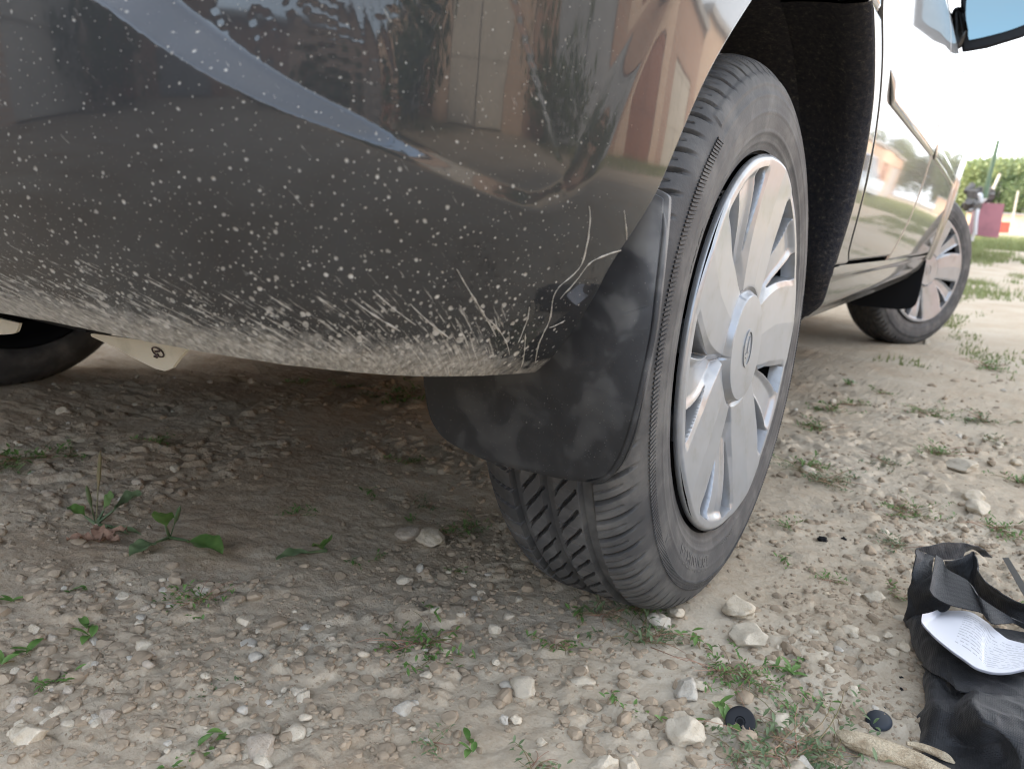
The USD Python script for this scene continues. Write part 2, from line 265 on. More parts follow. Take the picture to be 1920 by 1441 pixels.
# ------------------------------------------------------------------ ground
def axis_nodes(lo, hi, step, growth, far):
    core = list(np.arange(lo, hi+step/2, step)); up, s = [], step
    v = hi
    while v < far: s *= growth; v += s; up.append(v)
    dn, s, v = [], step, lo
    while v > -far: s *= growth; v -= s; dn.append(v)
    return np.array(dn[::-1]+core+up)
gx, gy = axis_nodes(-.95, .42, .0048, 1.05, 170), axis_nodes(-.52, .85, .0048, 1.032, 170)
GX, GY = np.meshgrid(gx, gy, indexing='ij')
cells = np.random.default_rng(3)
cp = np.stack([cells.uniform(-2.0, 1.2, 30000), cells.uniform(-.8, 3.2, 30000)], 1)
keepc = cells.random(30000) < .6; cp = cp[keepc]; ch = cells.random(len(cp))
ctree = cKDTree(cp)
def rise(x, y): return np.where(y > 10, .0126*(y-10), 0)
def ground_h(x, y):
    x, y = np.asarray(x, float), np.asarray(y, float); p = np.stack([x, y, np.zeros_like(x)], -1)
    h = .016*(meshkit.fbm(p*2.3, 3, 5)-.5) + .012*(meshkit.fbm(p*9, 3, 9)-.5) + .004*(meshkit.fbm(p*60, 3, 2)-.5)
    near = (x > -2) & (x < 1.2) & (y > -.8) & (y < 3.2)
    lump = np.zeros_like(h)
    if near.any():
        q = np.stack([x[near], y[near]], -1); q = q + .006*(np.stack([meshkit.noise(p[near]*70, 1), meshkit.noise(p[near]*70, 8)], -1)-.5)
        d, i = ctree.query(q, k=2)
        edge = sstep((d[:, 1]-d[:, 0])/.0055)
        tilt = (ch[i[:, 0]]-.35)
        patch = .25+.75*sstep((meshkit.fbm(p[near]*5, 3, 21)-.36)/.2)
        lump[near] = patch*edge*(.002+.011*np.clip(tilt, 0, 1))*np.exp(-np.maximum(y[near]-1.0, 0)/.7)
    fade = np.exp(-np.maximum(np.hypot(x+.2, y-.3)-2.5, 0)/2)
    h = h*(.35+.65*fade) + lump
    for wx, wy in ((-.08, 0), (-.13, 2.45), (-1.5, 0), (-1.48, 2.47)):
        w = np.exp(-(((x-wx)/.11)**2+((y-wy)/.15)**2)); h = h*(1-w) + (.009 if (wx > -1 and wy < 1) else .003)*w
    berm = np.exp(-((y-15)/3.2)**2)*.16*sstep((x+4)/3)*1.0
    far = .25*(meshkit.fbm(p*.09, 3, 33)-.5)*sstep((np.hypot(x, y)-12)/20)
    return h + rise(x, y) + berm + far
gz = ground_h(GX, GY)
ground = thing('ground', kind='structure')
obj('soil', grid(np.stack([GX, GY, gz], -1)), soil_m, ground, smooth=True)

def rock(seed, sub=2, flat=.62, rough_=.28):
    r = np.random.default_rng(seed); m = trimesh.creation.icosphere(subdivisions=sub)
    v = m.vertices.copy()
    for _ in range(9):                                    # chip flat faces off
        n = r.normal(size=3); n /= np.linalg.norm(n); c = r.uniform(.55, .85)
        d = v@n; v -= np.clip(d-c, 0, None)[:, None]*n
    v *= 1+rough_*(meshkit.noise(v*2.3+seed*3.1, seed)-.5)[:, None] + .10*(meshkit.noise(v*6+seed, seed+9)-.5)[:, None]
    v *= np.array([1, r.uniform(.65, 1), flat*r.uniform(.8, 1.2)])
    v /= np.abs(v[:, :2]).max()
    return v, m.faces
PROTO = [rock(s, 1) for s in range(14)]; PROTO2 = [rock(50+s, 2) for s in range(10)]
def place_rock(v, pos, size, rot, sink=.3):
    c, s = math.cos(rot), math.sin(rot); w = v*size
    w = np.stack([w[:, 0]*c-w[:, 1]*s, w[:, 0]*s+w[:, 1]*c, w[:, 2]], 1)
    return w + np.array([pos[0], pos[1], pos[2]+size*(.5-sink)])
# notable loose rocks, each a thing of its own: photo position, width in photo pixels, tone, label
ROCKS = [(1408, 1187, 78, 0, 'large pale angular rock right below the rear wheel, with a chipped face'),
 (1386, 1140, 66, 1, 'smooth tan rock lying just above the large angular rock by the wheel'),
 (1285, 1372, 78, 0, 'white chalky block at the bottom left of the black push pin'),
 (1288, 1283, 62, 2, 'grey-white rock above the white chalky block beside green sprouts'),
 (1236, 1162, 48, 2, 'rounded grey stone among weeds in front of the tyre contact'),
 (1267, 1142, 40, 1, 'small orange-tan stone touching the lowest point of the rear tyre'),
 (1133, 1430, 62, 0, 'rounded sandy rock cut by the bottom edge of the photo, left of a pair'),
 (1184, 1427, 48, 1, 'squarish yellow rock at the bottom edge, right of a pair'),
 (1340, 1352, 42, 1, 'tan stone just left of the black push pin'),
 (808, 1008, 66, 1, 'flat yellowish rock half buried in the shade left of the tyre'),
 (770, 1000, 60, 3, 'brown wedge-shaped rock beside the flat yellowish rock in shade'),
 (945, 1342, 26, 2, 'small grey upright stone of a touching pair on bare sand'),
 (968, 1339, 28, 1, 'small sandy upright stone of a touching pair on bare sand'),
 (928, 1172, 28, 0, 'lone rounded white pebble on sand below the tyre'),
 (932, 1238, 24, 0, 'faceted white pebble on sand midway to the bottom edge'),
 (1018, 1382, 24, 1, 'lone tan pebble near the bottom centre'),
 (1695, 1205, 28, 1, 'pale yellow stone touching the left side of the black bag'),
 (1640, 1105, 44, 0, 'broad white stone left of the bag opening'),
 (1826, 922, 42, 1, 'tan stone lying far right behind the bag'),
 (1832, 948, 48, 0, 'pale rounded stone in front of the tan stone behind the bag'),
 (1455, 1326, 22, 0, 'small white stone right of the black push pin'),
 (1600, 1288, 26, 1, 'sandy stone left of the bag panel above the round cap'),
 (1737, 643, 16, 0, 'single white pebble at the foot of the front wheel'),
 (1805, 877, 60, 0, 'flat white slab stone with sprouts beside it on the right')]
for n, (px, py, w, tone, label) in enumerate(ROCKS):
    g = at(px, py, 2, 0.0); g = at(px, py, 2, float(ground_h(g[0], g[1]))+.006); depth = float((g-CAM)@CF); size = w/FPX*depth/2
    v, f = rock(200+n, 3, flat=.45 if 'flat' in label or 'broad' in label else .8)
    obj('rock', (place_rock(v, (g[0], g[1], float(ground_h(g[0], g[1]))), size, n*1.7, sink=.15), f), stone_ms[tone], None, smooth=35, label=label, cat='rock')
# stones set in the ground, the larger ones as pieces of their own
sr = np.random.default_rng(11); placed = 0
while placed < 290:
    px, py = sr.uniform(0, 1920), sr.uniform(700, 1441)
    g = at(px, py, 2, 0.0)
    if math.hypot(g[0]+.08, g[1]) < .17 or g[1] > 3.5: continue
    if 1690 < px and py > 1010: continue
    if meshkit.fbm(np.array([[g[0]*5, g[1]*5, 0.0]]), 3, 21)[0] < sr.uniform(.36, .6): continue
    size = min(.0045*math.exp(sr.normal(.25, .40)), .013)*(1+.25*max(g[1], 0))
    v, f = PROTO2[placed % len(PROTO2)] if size > .008 else PROTO[placed % len(PROTO)]
    obj('stone', (place_rock(v, (g[0], g[1], float(ground_h(g[0], g[1]))), size, sr.uniform(0, 6), sink=.42), f), stone_ms[int(sr.choice([0, 1, 2, 3], p=[.34, .32, .2, .14])) if g[0] > -.35 else int(sr.choice([1, 2, 3]))], ground, smooth=40)
    placed += 1
parts = []
for k in range(2200):
    while True:
        if k % 2: x, y = sr.uniform(-.75, .45), sr.uniform(-.5, .5)
        else:
            px, py = sr.uniform(0, 1920), sr.uniform(690, 1441); x, y, _ = at(px, py, 2, 0.0)
        if y < 4 and not (x > .17 and -.3 < y < .35) and meshkit.fbm(np.array([[x*5, y*5, 0.0]]), 3, 21)[0] > sr.uniform(.30, .60): break
    size = min(.0046*math.exp(sr.normal(0, .38)), .011)*(1+.3*max(y, 0)); v, f = PROTO[sr.integers(14)]
    parts.append((place_rock(v, (x, y, 0.0), size, sr.uniform(0, 6), sink=.52), f, x, y))
hz = ground_h(np.array([p[2] for p in parts]), np.array([p[3] for p in parts]))
obj('rubble', cat([(p[0]+[0, 0, h], p[1]) for p, h in zip(parts, hz)]), gravel_m, ground, smooth=24, kind='stuff')
for tone in range(4):
    parts = []
    for k in range(2300):
        while True:
            if k % 2: x, y = sr.uniform(-.75, .45), sr.uniform(-.5, .5)
            else:
                px, py = sr.uniform(0, 1920), sr.uniform(690, 1441); x, y, _ = at(px, py, 2, 0.0)
            if y < 4 and meshkit.fbm(np.array([[x*5, y*5, 0.0]]), 3, 21)[0] > sr.uniform(.30, .62): break
        size = min(.0019*math.exp(sr.normal(0, .55)), .008)*(1+.4*max(y, 0)); v, f = PROTO[sr.integers(14)]
        parts.append((place_rock(v, (x, y, 0.0), size, sr.uniform(0, 6), sink=.45), f, x, y))
    hz = ground_h(np.array([p[2] for p in parts]), np.array([p[3] for p in parts]))
    obj('gravel', cat([(p[0]+[0, 0, h], p[1]) for p, h in zip(parts, hz)]), gravel_m, ground, smooth=False, kind='stuff')

# ------------------------------------------------------------------ the car
car = thing('parked_car', 'dark grey metallic hatchback with mud-splashed rear bumper, seen from its rear right corner', 'car')
# ---- wheel (local axes: +x outward, hub at origin)
R0 = .2855
def tyre_mesh(nt=1500):
    prof = [(-.162, .205), (-.172, .225), (-.170, .245), (-.160, .263), (-.147, .276), (-.140, .2805), (-.1, .285), (-.06, .2852), (-.035, .2825), (-.022, .2770), (-.012, .2665), (-.0065, .255), (-.0030, .240), (-.003, .226), (-.0055, .212), (-.0085, .203), (-.0105, .1965)]
    prof = np.array(prof); d = np.r_[0, np.cumsum(np.linalg.norm(np.diff(prof, axis=0), axis=1))]
    sp = CubicSpline(d, prof); u = np.linspace(0, d[-1], 190); q = sp(u)
    nrm = np.stack([np.gradient(q[:, 1]), -np.gradient(q[:, 0])], 1); nrm /= np.linalg.norm(nrm, axis=1, keepdims=True); nrm *= -1
    th = np.linspace(0, 2*np.pi, nt+1)
    X, T = np.meshgrid(q[:, 0], th, indexing='ij'); Rr = np.repeat(q[:, 1:2], nt+1, 1)
    dep = np.zeros_like(X); tread = (Rr > .256)
    def trench(dist, half, soft): return 1-sstep((np.abs(dist)-half)/soft)
    for gxc, w in ((-.115, .0042), (-.084, .0042), (-.048, .0046)):
        dep = np.maximum(dep, .0065*trench(X-gxc, w, .0012))
    pitch = 2*np.pi/84
    def lateral(phase, slope, curve, half, depth, x0, x1, xm, wav=0.0):
        t = (T + (phase + slope*(X-xm) + curve*(X-xm)**2 + wav*np.sin((X-xm)*2*np.pi/.024))/R0)
        ph = (t/pitch+.5) % 1-.5
        return depth*trench(ph*pitch*R0, half, .0009)*((X > x0) & (X < x1))
    taper = sstep((-.0085-X)/.010)
    dep = np.maximum(dep, lateral(0, -.22, -6.0, .0014, .0055, -.046, -.0078, -.046)*taper)
    dep = np.maximum(dep, lateral(.0107, -.22, -6.0, .0004, .0018, -.044, -.020, -.046))
    dep = np.maximum(dep, lateral(.003, -1.5, 0, .0016, .0055, -.081, -.056, -.066, .0010))
    dep = np.maximum(dep, lateral(.012, -1.5, 0, .0016, .0055, -.112, -.090, -.10, .0010))
    dep = np.maximum(dep, lateral(.006, .2, 0, .0012, .004, -.150, -.118, -.13))
    zz = .0012*np.abs(((X/.006) % 2)-1)
    dep = np.maximum(dep, lateral(.012, .3, 0, .0003, .0012, -.079, -.053, -.066)*.8)
    dep = dep*tread
    # side bands and a moulded strip that ends part-way round
    side = (X > -.02) & (Rr < .262)
    ridge = .0009*np.exp(-((Rr-.247)/.0016)**2) + .0007*np.exp(-((Rr-.232)/.0013)**2) + .0010*np.exp(-((Rr-.214)/.0015)**2) + .0008*np.exp(-((Rr-.205)/.0012)**2)
    A = (np.degrees(T)) % 360
    strip = ((A > 52) & (A < 168))*sstep((Rr-.2545)/.0008)*sstep((.2665-Rr)/.0008)*.0012
    up = np.where(X > -.03, ridge*side+strip, 0)
    N0, N1 = np.repeat(nrm[:, :1], nt+1, 1), np.repeat(nrm[:, 1:], nt+1, 1)
    off = up-dep
    x = X+N0*off; r = Rr+N1*off
    return np.stack([x, -r*np.cos(T), r*np.sin(T)], -1)      # angle 0 = rearward, 90 = up
def ring_text(text, height, radius, a0, x, flip=False, spread=1.0):
    t = meshkit.text_mesh(text, height, .0008, bold=True); v = t.vertices.copy()
    # angle runs so that the text reads from outside, upright when its top points to the hub
    ang = a0 + v[:, 0]/radius*spread
    r = radius - v[:, 1] if not flip else radius+v[:, 1]
    ang = a0 + (v[:, 0] if not flip else -v[:, 0])/radius*spread
    V = np.stack([x+v[:, 2], -r*np.cos(ang), r*np.sin(ang)], 1)
    return V, t.faces
def make_wheel(parent, loc, rotz):
    w = thing('wheel', parent=parent, loc=loc, rotz=rotz)
    P = tyre_mesh(); obj('tyre', grid(P), rubber, w, smooth=40)
    # lettering (reads from outside, feet to the rim at the bottom of the tyre)
    def side_x(r): return float(np.interp(r, [.196, .203, .212, .226, .240, .255, .2665], [-.0105, -.0085, -.0055, -.003, -.003, -.0065, -.012]))
    parts = []
    def arc_text(txt, h, r, a_mid):
        t = meshkit.text_mesh(txt, h, .0009, bold=True); v = t.vertices.copy(); v[:, 2] *= 1.15; wd = v[:, 0].max()
        ang = math.radians(a_mid) + (v[:, 0]-wd/2)/r          # from outside the car, increasing angle turns clockwise; letters stand with feet towards the hub below it
        return v, t.faces, wd
    def outward(txt, h, r, a_mid):                             # tops of letters away from the hub
        v, f, wd = arc_text(txt, h, r, a_mid); ang = math.radians(a_mid)+(v[:, 0]-wd/2)/r; rr = r+v[:, 1]
        xs = np.interp(rr, [.196, .203, .212, .226, .240, .255, .2665], [-.0105, -.0085, -.0055, -.003, -.003, -.0065, -.012])
        return np.stack([xs-.0003+v[:, 2], -rr*np.cos(ang), rr*np.sin(ang)], 1), f
    parts.append(outward('185/60R14', .0145, .2195, -64))
    parts.append(outward('TUBELESS', .006, .213, 28)); parts.append(outward('TUBELESS', .006, .213, -95))
    tri = trimesh.creation.extrude_polygon(Polygon([(0, 0), (.014, 0), (.007, .012)], [[(.0025, .0014), (.0115, .0014), (.007, .0092)]]), .0009)
    parts.append((np.stack([-.0035+tri.vertices[:, 2], -(.231+tri.vertices[:, 1])*np.cos(math.radians(-40)+tri.vertices[:, 0]/.231), (.231+tri.vertices[:, 1])*np.sin(math.radians(-40)+tri.vertices[:, 0]/.231)], 1), tri.faces))
    for k_ in range(3): obj('sidewall_lettering', parts[k_], letter_m, w)
    obj('wear_mark', parts[3], letter_m, w)
    ser = []
    for k in range(420):
        a = 2*np.pi*k/420
        if 50 < math.degrees(a) < 170: continue
        b = trimesh.creation.box(extents=(.0024, .0020, .0095)); b.apply_transform(trimesh.transformations.rotation_matrix(.5, [1, 0, 0]))
        b.apply_transform(trimesh.transformations.rotation_matrix(-.25, [0, 1, 0])); b.apply_translation((-.0047, 0, .2495))
        b.apply_transform(trimesh.transformations.rotation_matrix(np.pi/2-a, [1, 0, 0])); ser.append(b)
    obj('tread_serration', cat(ser), rubber, w, kind='stuff')
    # hubcap: a polar height field, five paddles with sunk ribs between
    nr, nt = 130, 1080
    r = np.r_[np.linspace(.0005, .1925, nr)]; th = np.linspace(0, 2*np.pi, nt+1); Rg, T = np.meshgrid(r, th, indexing='ij')
    c0 = np.interp(r, [0, .06, .08, .12, .172, .2], [30, 32, 30, 29.5, 32, 33])[:, None]
    hw = np.interp(r, [0, .055, .08, .12, .15, .172, .2], [36, 34.5, 27, 20.5, 17.2, 15.2, 14.2])[:, None]
    A = np.degrees(T); ph = (A-c0+36) % 72-36
    dP = (np.abs(ph)-hw)*np.pi/180*Rg                          # metres outside the paddle edge
    dRib = (36-np.abs(ph))*np.pi/180*Rg
    ribw = np.interp(r, [.06, .10, .15, .18], [.011, .0145, .0205, .025])[:, None]
    hp = -.0105+.0095*(Rg/.19)**2
    hp = hp + .0018*np.clip(1-np.abs(ph)/np.maximum(hw, 1), 0, 1)
    rimz = sstep((Rg-.175)/.008)
    hrib = -.0195+.0105*sstep((Rg-.07)/.10); hrib = hrib*(1-rimz)+(-.002)*rimz
    hrib = hrib + .0035*sstep((dRib-.55*ribw)/(.45*ribw))*(1-rimz)      # rib has a raised border
    wall = np.clip(dP/.0085, 0, 1)
    h = hp*(1-wall)+hrib*wall
    hole = (dP > .0075) & (dRib > ribw) & (Rg > .093) & (Rg < .1815)
    hd = np.minimum(np.minimum(dP-.0075, dRib-ribw), np.minimum(Rg-.093, .1815-Rg))
    h = np.where(hole, h-.020*np.clip(hd/.0034, 0, 1), h)
    hub = sstep((.0575-Rg)/.003); h = h*(1-hub)+hub*(-.0035+.0005*(1-(Rg/.055)**2))
    moat = np.exp(-((Rg-.0605)/.0016)**2)*.004; h = h-moat
    h = np.where(Rg > .1885, h-.0028*((Rg-.1885)/.004)**2, h)
    keep = ~((hd > .0034) & hole); keep = keep[:-1, :-1] & keep[1:, :-1] & keep[:-1, 1:] & keep[1:, 1:]
    cap = grid(np.stack([h, -Rg*np.cos(T), Rg*np.sin(T)], -1), keep)
    ww = np.array([(-.0035, .1925), (-.0045, .1932), (-.0065, .1935), (-.009, .1925), (-.010, .186)])
    skirt = grid(np.stack([np.repeat(ww[:, :1], nt+1, 1), -ww[:, 1:]*np.cos(th), ww[:, 1:]*np.sin(th)], -1))
    obj('hubcap', cat([cap, skirt]), silver, w, smooth=32)
    # emblem: an oval ring with a sail-and-hull sign, raised on the hub cover
    def oval(rx, ry, n=64):
        a = np.linspace(0, 2*np.pi, n, endpoint=False); return np.stack([rx*np.cos(a), ry*np.sin(a)], 1)
    ring = trimesh.creation.extrude_polygon(Polygon(oval(.0150, .0200), [oval(.0122, .0172)]), .0016)
    sail = trimesh.creation.extrude_polygon(Polygon([(-.0095, -.0075), (-.003, -.0105), (.006, -.0085), (.0095, -.004), (.003, -.0065), (.0045, .004), (.002, .0125), (-.0005, .004), (-.001, -.006), (-.006, -.0045)]), .0013)
    e = trimesh.util.concatenate([ring, sail]); v = e.vertices
    obj('hubcap_emblem', (np.stack([-.0034+v[:, 2], v[:, 0], v[:, 1]], 1), e.faces), silver, w, smooth=30)
    prof = [(-.060, .001), (-.075, .06), (-.085, .12), (-.075, .165), (-.045, .184), (-.0150, .1930), (-.0135, .1968), (-.020, .2), (-.09, .17), (-.15, .19), (-.16, .203)]
    prof = np.array(prof); t2 = np.linspace(0, 2*np.pi, 97)
    obj('rim', grid(np.stack([np.repeat(prof[:, :1], 97, 1), -prof[:, 1:]*np.cos(t2), prof[:, 1:]*np.sin(t2)], -1)), rim_black, w, smooth=40)
    return w
wheel = make_wheel(car, (0, 0, .283), 0)
dup(wheel, (-.0222, 2.476, .283), -29.4, parent=car)
dup(wheel, (-1.58, 0, .283), 180, parent=car)
dup(wheel, (-1.555, 2.476, .283), 150.6, parent=car)

# ---- rear bumper
PL = np.array([(.03, .02), (.03, -.15), (.027, -.30), (.016, -.40), (-.005, -.46), (-.04, -.515), (-.10, -.56), (-.18, -.59), (-.30, -.612), (-.5, -.632), (-.79, -.64)])
dd = np.r_[0, np.cumsum(np.linalg.norm(np.diff(PL, axis=0), axis=1))]; ff = CubicSpline(dd, PL)
qq = ff(np.linspace(0, dd[-1], 4000)); qa = np.r_[0, np.cumsum(np.linalg.norm(np.diff(qq, axis=0), axis=1))]; qa -= np.interp(.30, -qq[:, 1], qa)
SMAX = qa[-1]
def plan(s):
    e = .004; f = lambda v, k: np.interp(v, qa, qq[:, k])
    tx, ty = f(s+e, 0)-f(s-e, 0), f(s+e, 1)-f(s-e, 1); n = np.stack([-ty, tx], -1); n /= np.linalg.norm(n, axis=-1, keepdims=True)+1e-12
    return f(s, 0), f(s, 1), n
OFF = PchipInterpolator([.285, .30, .31, .33, .37, .43, .52, .62, .75], [-.085, -.066, -.055, -.040, -.019, 0, .006, .013, .020])
def bumper_pt(s, z, extra=0.0):
    x, y, n = plan(s); o = OFF(z)+extra; lift = .02*np.clip(s/.5, 0, 1)*np.clip((.40-z)/.09, 0, 1)
    return np.stack([x+n[..., 0]*o, y+n[..., 1]*o, z+lift], -1)
EDGE = PchipInterpolator([.285, .299, .325, .37, .431, .488, .555, .60, .63], [.084, .083, .0815, .079, .053, .020, -.044, -.10, -.155])
CREASE = np.array([(1.2, .60), (.60, .545), (.438, .514), (.378, .492), (.340, .470), (.301, .452), (.242, .433), (.202, .419), (.172, .4115), (.152, .4085), (.138, .4095), (.127, .416), (.119, .427), (.112, .443), (.097, .477), (.072, .520), (.05, .56), (.02, .62), (-.05, .72)])
def crease_spline():
    d = np.r_[0, np.cumsum(np.linalg.norm(np.diff(CREASE, axis=0), axis=1))]
    return np.stack([PchipInterpolator(d, CREASE[:, k])(np.linspace(0, d[-1], 900)) for k in (0, 1)], 1)
CR2 = crease_spline(); ctree2 = cKDTree(CR2); cpoly = Polygon(np.vstack([CR2, [(-.05, 1.0), (1.2, 1.0)]])); shapely.prepare(cpoly)
def bumper_disp(S, Z):
    q = np.stack([S.ravel(), Z.ravel()], 1); d, i = ctree2.query(q); ins = shapely.contains_xy(cpoly, q[:, 0], q[:, 1])
    si, zi = CR2[i, 0], CR2[i, 1]
    flare = (si < .135)
    depth = np.where(flare, .0026, np.interp(si, [.135, .165, .20, .24, .28, .34, .45, .7], [.0026, .0022, .0020, .0022, .0085, .0160, .020, .022]))
    width = np.where(flare, .020, np.interp(si, [.135, .165, .20, .24, .28, .34, .45, .7], [.020, .009, .009, .008, .0120, .0180, .021, .023]))
    t = np.clip(d/width, 0, 1); f = np.where(flare, sstep(t), np.where(t < .8, t/.9, 1-(1-t)**2/.36))
    out = np.where(ins, -depth*f, 0)
    # soft swell of the lip just outside the crease
    
    return out.reshape(S.shape)
zs = np.r_[np.linspace(.3005, .60, 190)]; u = np.r_[np.linspace(0, 1, 330)]
s0 = EDGE(zs); send = .80
Sg = s0[None, :] + (send-s0)[None, :]*(u[:, None]**1.25); Zg = np.repeat(zs[None], len(u), 0)
lumps = .0014*np.clip(meshkit.fbm(np.stack([Sg*70, Zg*70, Sg*0], -1), 4, 4)-.45, 0, 1)*2*sstep((.345-Zg)/.04)*sstep((Sg-.10)/.05)
BP = bumper_pt(Sg, Zg, bumper_disp(Sg, Zg)+lumps)
# rolled edge along the wheel arch
e0 = BP[0]; x, y, n0 = plan(s0); t0 = np.stack([-n0[:, 1], n0[:, 0], 0*x], -1); t0 = t0*np.sign((t0[:, 1:2])+1e-9); n3 = np.stack([n0[:, 0], n0[:, 1], 0*x], -1)
roll = np.stack([e0+t0*a-n3*b for a, b in ((.0, .030), (.002, .016), (.0032, .006), (.0024, .0018), (.001, .0003))], 0)
uvS = np.vstack([np.repeat(s0[None], 5, 0), Sg]); uvZ = np.vstack([np.repeat(zs[None], 5, 0), Zg])
allP = np.vstack([roll, BP]); v, f = grid(allP)
obj('rear_bumper', (v, f), bumper_m, car, smooth=True, uv=np.stack([uvS.ravel(), uvZ.ravel()], 1), label='rear bumper corner caked with dried mud splashes along its lower edge')
# dried drips and splash trails, thin raised ridges of mud
TRAILS = [[(0.1194, 0.4134), (0.1129, 0.4003), (0.108, 0.379), (0.1211, 0.3601), (0.1137, 0.3419), (0.1107, 0.3264), (0.0971, 0.3092)], [(0.0864, 0.4119), (0.0718, 0.3946)], [(0.0726, 0.3877), (0.0989, 0.3808), (0.1053, 0.3705), (0.114, 0.3565)], [(0.1378, 0.3513), (0.1333, 0.3385), (0.1317, 0.3269)], [(0.1966, 0.3738), (0.1854, 0.3611), (0.1714, 0.3476), (0.1534, 0.3311)], [(0.1707, 0.3458), (0.1502, 0.333), (0.1322, 0.3168)], [(0.1295, 0.3327), (0.1193, 0.3186), (0.1081, 0.3053)], [(0.0971, 0.3415), (0.1091, 0.3361)], [(0.2449, 0.3586), (0.2308, 0.3476), (0.2147, 0.3377)], [(0.221, 0.3515), (0.2083, 0.3415), (0.1844, 0.3272)], [(0.2574, 0.3527), (0.2442, 0.3433), (0.2251, 0.3335)]]
mud_dry = rough_mat('dried_mud', (.20, .18, .15), (.35, .32, .275), scale=300, rough=.95, bump=.5, dist=.001)
for n_, tr in enumerate(TRAILS):
    tr = np.array(tr); t_ = np.linspace(0, len(tr)-1, 40); sz = np.stack([PchipInterpolator(np.arange(len(tr)), tr[:, k])(t_) for k in (0, 1)], 1)
    sz += .0007*(meshkit.noise(np.stack([t_*4, t_*0+n_*7.7, t_*0], -1), 3)-.5)[:, None]
    pts = bumper_pt(sz[:, 0], sz[:, 1], bumper_disp(sz[:, :1], sz[:, 1:])[:, 0]+.0000)
    obj('mud_trail', tube(pts, (.00022+.00055*meshkit.noise(np.stack([t_*5+n_*3, t_*0, t_*0], -1), 5)**2)*np.interp(t_, [0, .3, len(tr)-1.3, len(tr)-1], [.4, 1, 1, .5]), 7), mud_dry, car, smooth=True)
# underside return of the bumper and the rest of the rear bumper on the far side
def flipx(vf): return np.asarray(vf[0])*[-1, 1, 1]+[-1.58, 0, 0], np.asarray(vf[1])[:, ::-1]
sl = np.linspace(.80, SMAX-.005, 30); S2, Z2 = np.meshgrid(sl, np.linspace(.3005, .60, 40), indexing='ij')
cen = bumper_pt(S2, Z2, bumper_disp(S2, Z2))
sN = np.linspace(-.04, .80, 60); SL, ZL = np.meshgrid(sN, np.linspace(.3005, .60, 40), indexing='ij'); SL = np.maximum(SL, EDGE(ZL))
lf = bumper_pt(SL, ZL, bumper_disp(SL, ZL))
obj('rear_bumper', cat([grid(cen), flipx(grid(cen)), flipx(grid(lf))]), paint, car, smooth=True)
low = bumper_pt(np.linspace(.084, SMAX-.005, 60), np.full(60, .3005)); inn = low*[.6, .0, 1]+np.array([-.28, -.25, .01])
obj('bumper_underside', cat([grid(np.stack([low, inn])), flipx(grid(np.stack([low, inn])))]), black_dull, car)

# ---- body side: x as a function of y and z
XZ = PchipInterpolator([.25, .285, .30, .33, .363, .45, .6, .75, .82, .88, .95], [-.05, -.02, -.005, .006, .014, .03, .045, .049, .040, .017, -.012])
def side_x(y, z): return XZ(z)-.012*(np.clip(y-1, 0, None)/1.1)**2 - .010*np.clip((-.15-y)/.3, 0, 2)**2
def panel(ylo, yhi, z0, z1, ny, nz, inset=0.0, bulge=None):
    zz = np.linspace(z0, z1, nz); t = np.linspace(0, 1, ny)
    Z = np.repeat(zz[None], ny, 0); Y = ylo(zz)[None]*(1-t[:, None])+yhi(zz)[None]*t[:, None]
    X = side_x(Y, Z)-inset
    edge = np.minimum(np.minimum(Y-ylo(zz)[None], yhi(zz)[None]-Y), np.minimum(Z-z0, z1-Z))
    X = X-.004*np.clip(1-edge/.004, 0, 1)**2
    P = np.stack([X, Y, Z], -1)
    back = P.copy(); back[..., 0] = np.minimum(back[..., 0]-.02, X-.02)
    rim = [grid(np.stack([P[e], P[e]-[.03, 0, 0]])) for e in (np.s_[0, :], np.s_[-1, :], np.s_[:, 0], np.s_[:, -1])]
    return cat([grid(P)]+rim)
rear_cut = PchipInterpolator([.355, .363, .38, .432, .474, .562, .614, .656, .75, .9], [.45, .437, .405, .376, .361, .304, .249, .185, .12, .10])
arch_edge = PchipInterpolator([.283, .30, .359, .444, .496, .556, .605, .644], [.40, .385, .335, .313, .297, .258, .198, .13])
split = PchipInterpolator([.33, .356, .407, .465, .57, .611, .71, .763, .9], [.88, .905, .975, 1.035, 1.075, 1.085, 1.075, 1.05, 1.0])
front_cut = PchipInterpolator([.32, .40, .56, .73, .9], [1.95, 1.97, 2.0, 1.985, 1.94])
G = .0022
doorbot = lambda y: .3615-.0215*np.clip((y-.44)/1.5, 0, 1)
obj('rear_door', panel(lambda z: rear_cut(z)+G, lambda z: split(z)-G, .3625, .90, 220, 150), paint, car, smooth=40)
obj('front_door', panel(lambda z: split(z)+G, lambda z: front_cut(z)-G, .352, .90, 120, 120), paint, car, smooth=40)
qp = cat([panel(arch_edge, lambda z: rear_cut(z)-G, .359, .644, 24, 140), panel(lambda z: np.full_like(z, -.42), lambda z: rear_cut(z)-G, .6445, .90, 80, 40), panel(lambda z: np.full_like(z, -.42), lambda z: -np.sqrt(np.maximum(.362**2-(z-.283)**2, 0))-.0, .602, .6443, 30, 12)])
obj('quarter_panel', qp, paint, car, smooth=40)
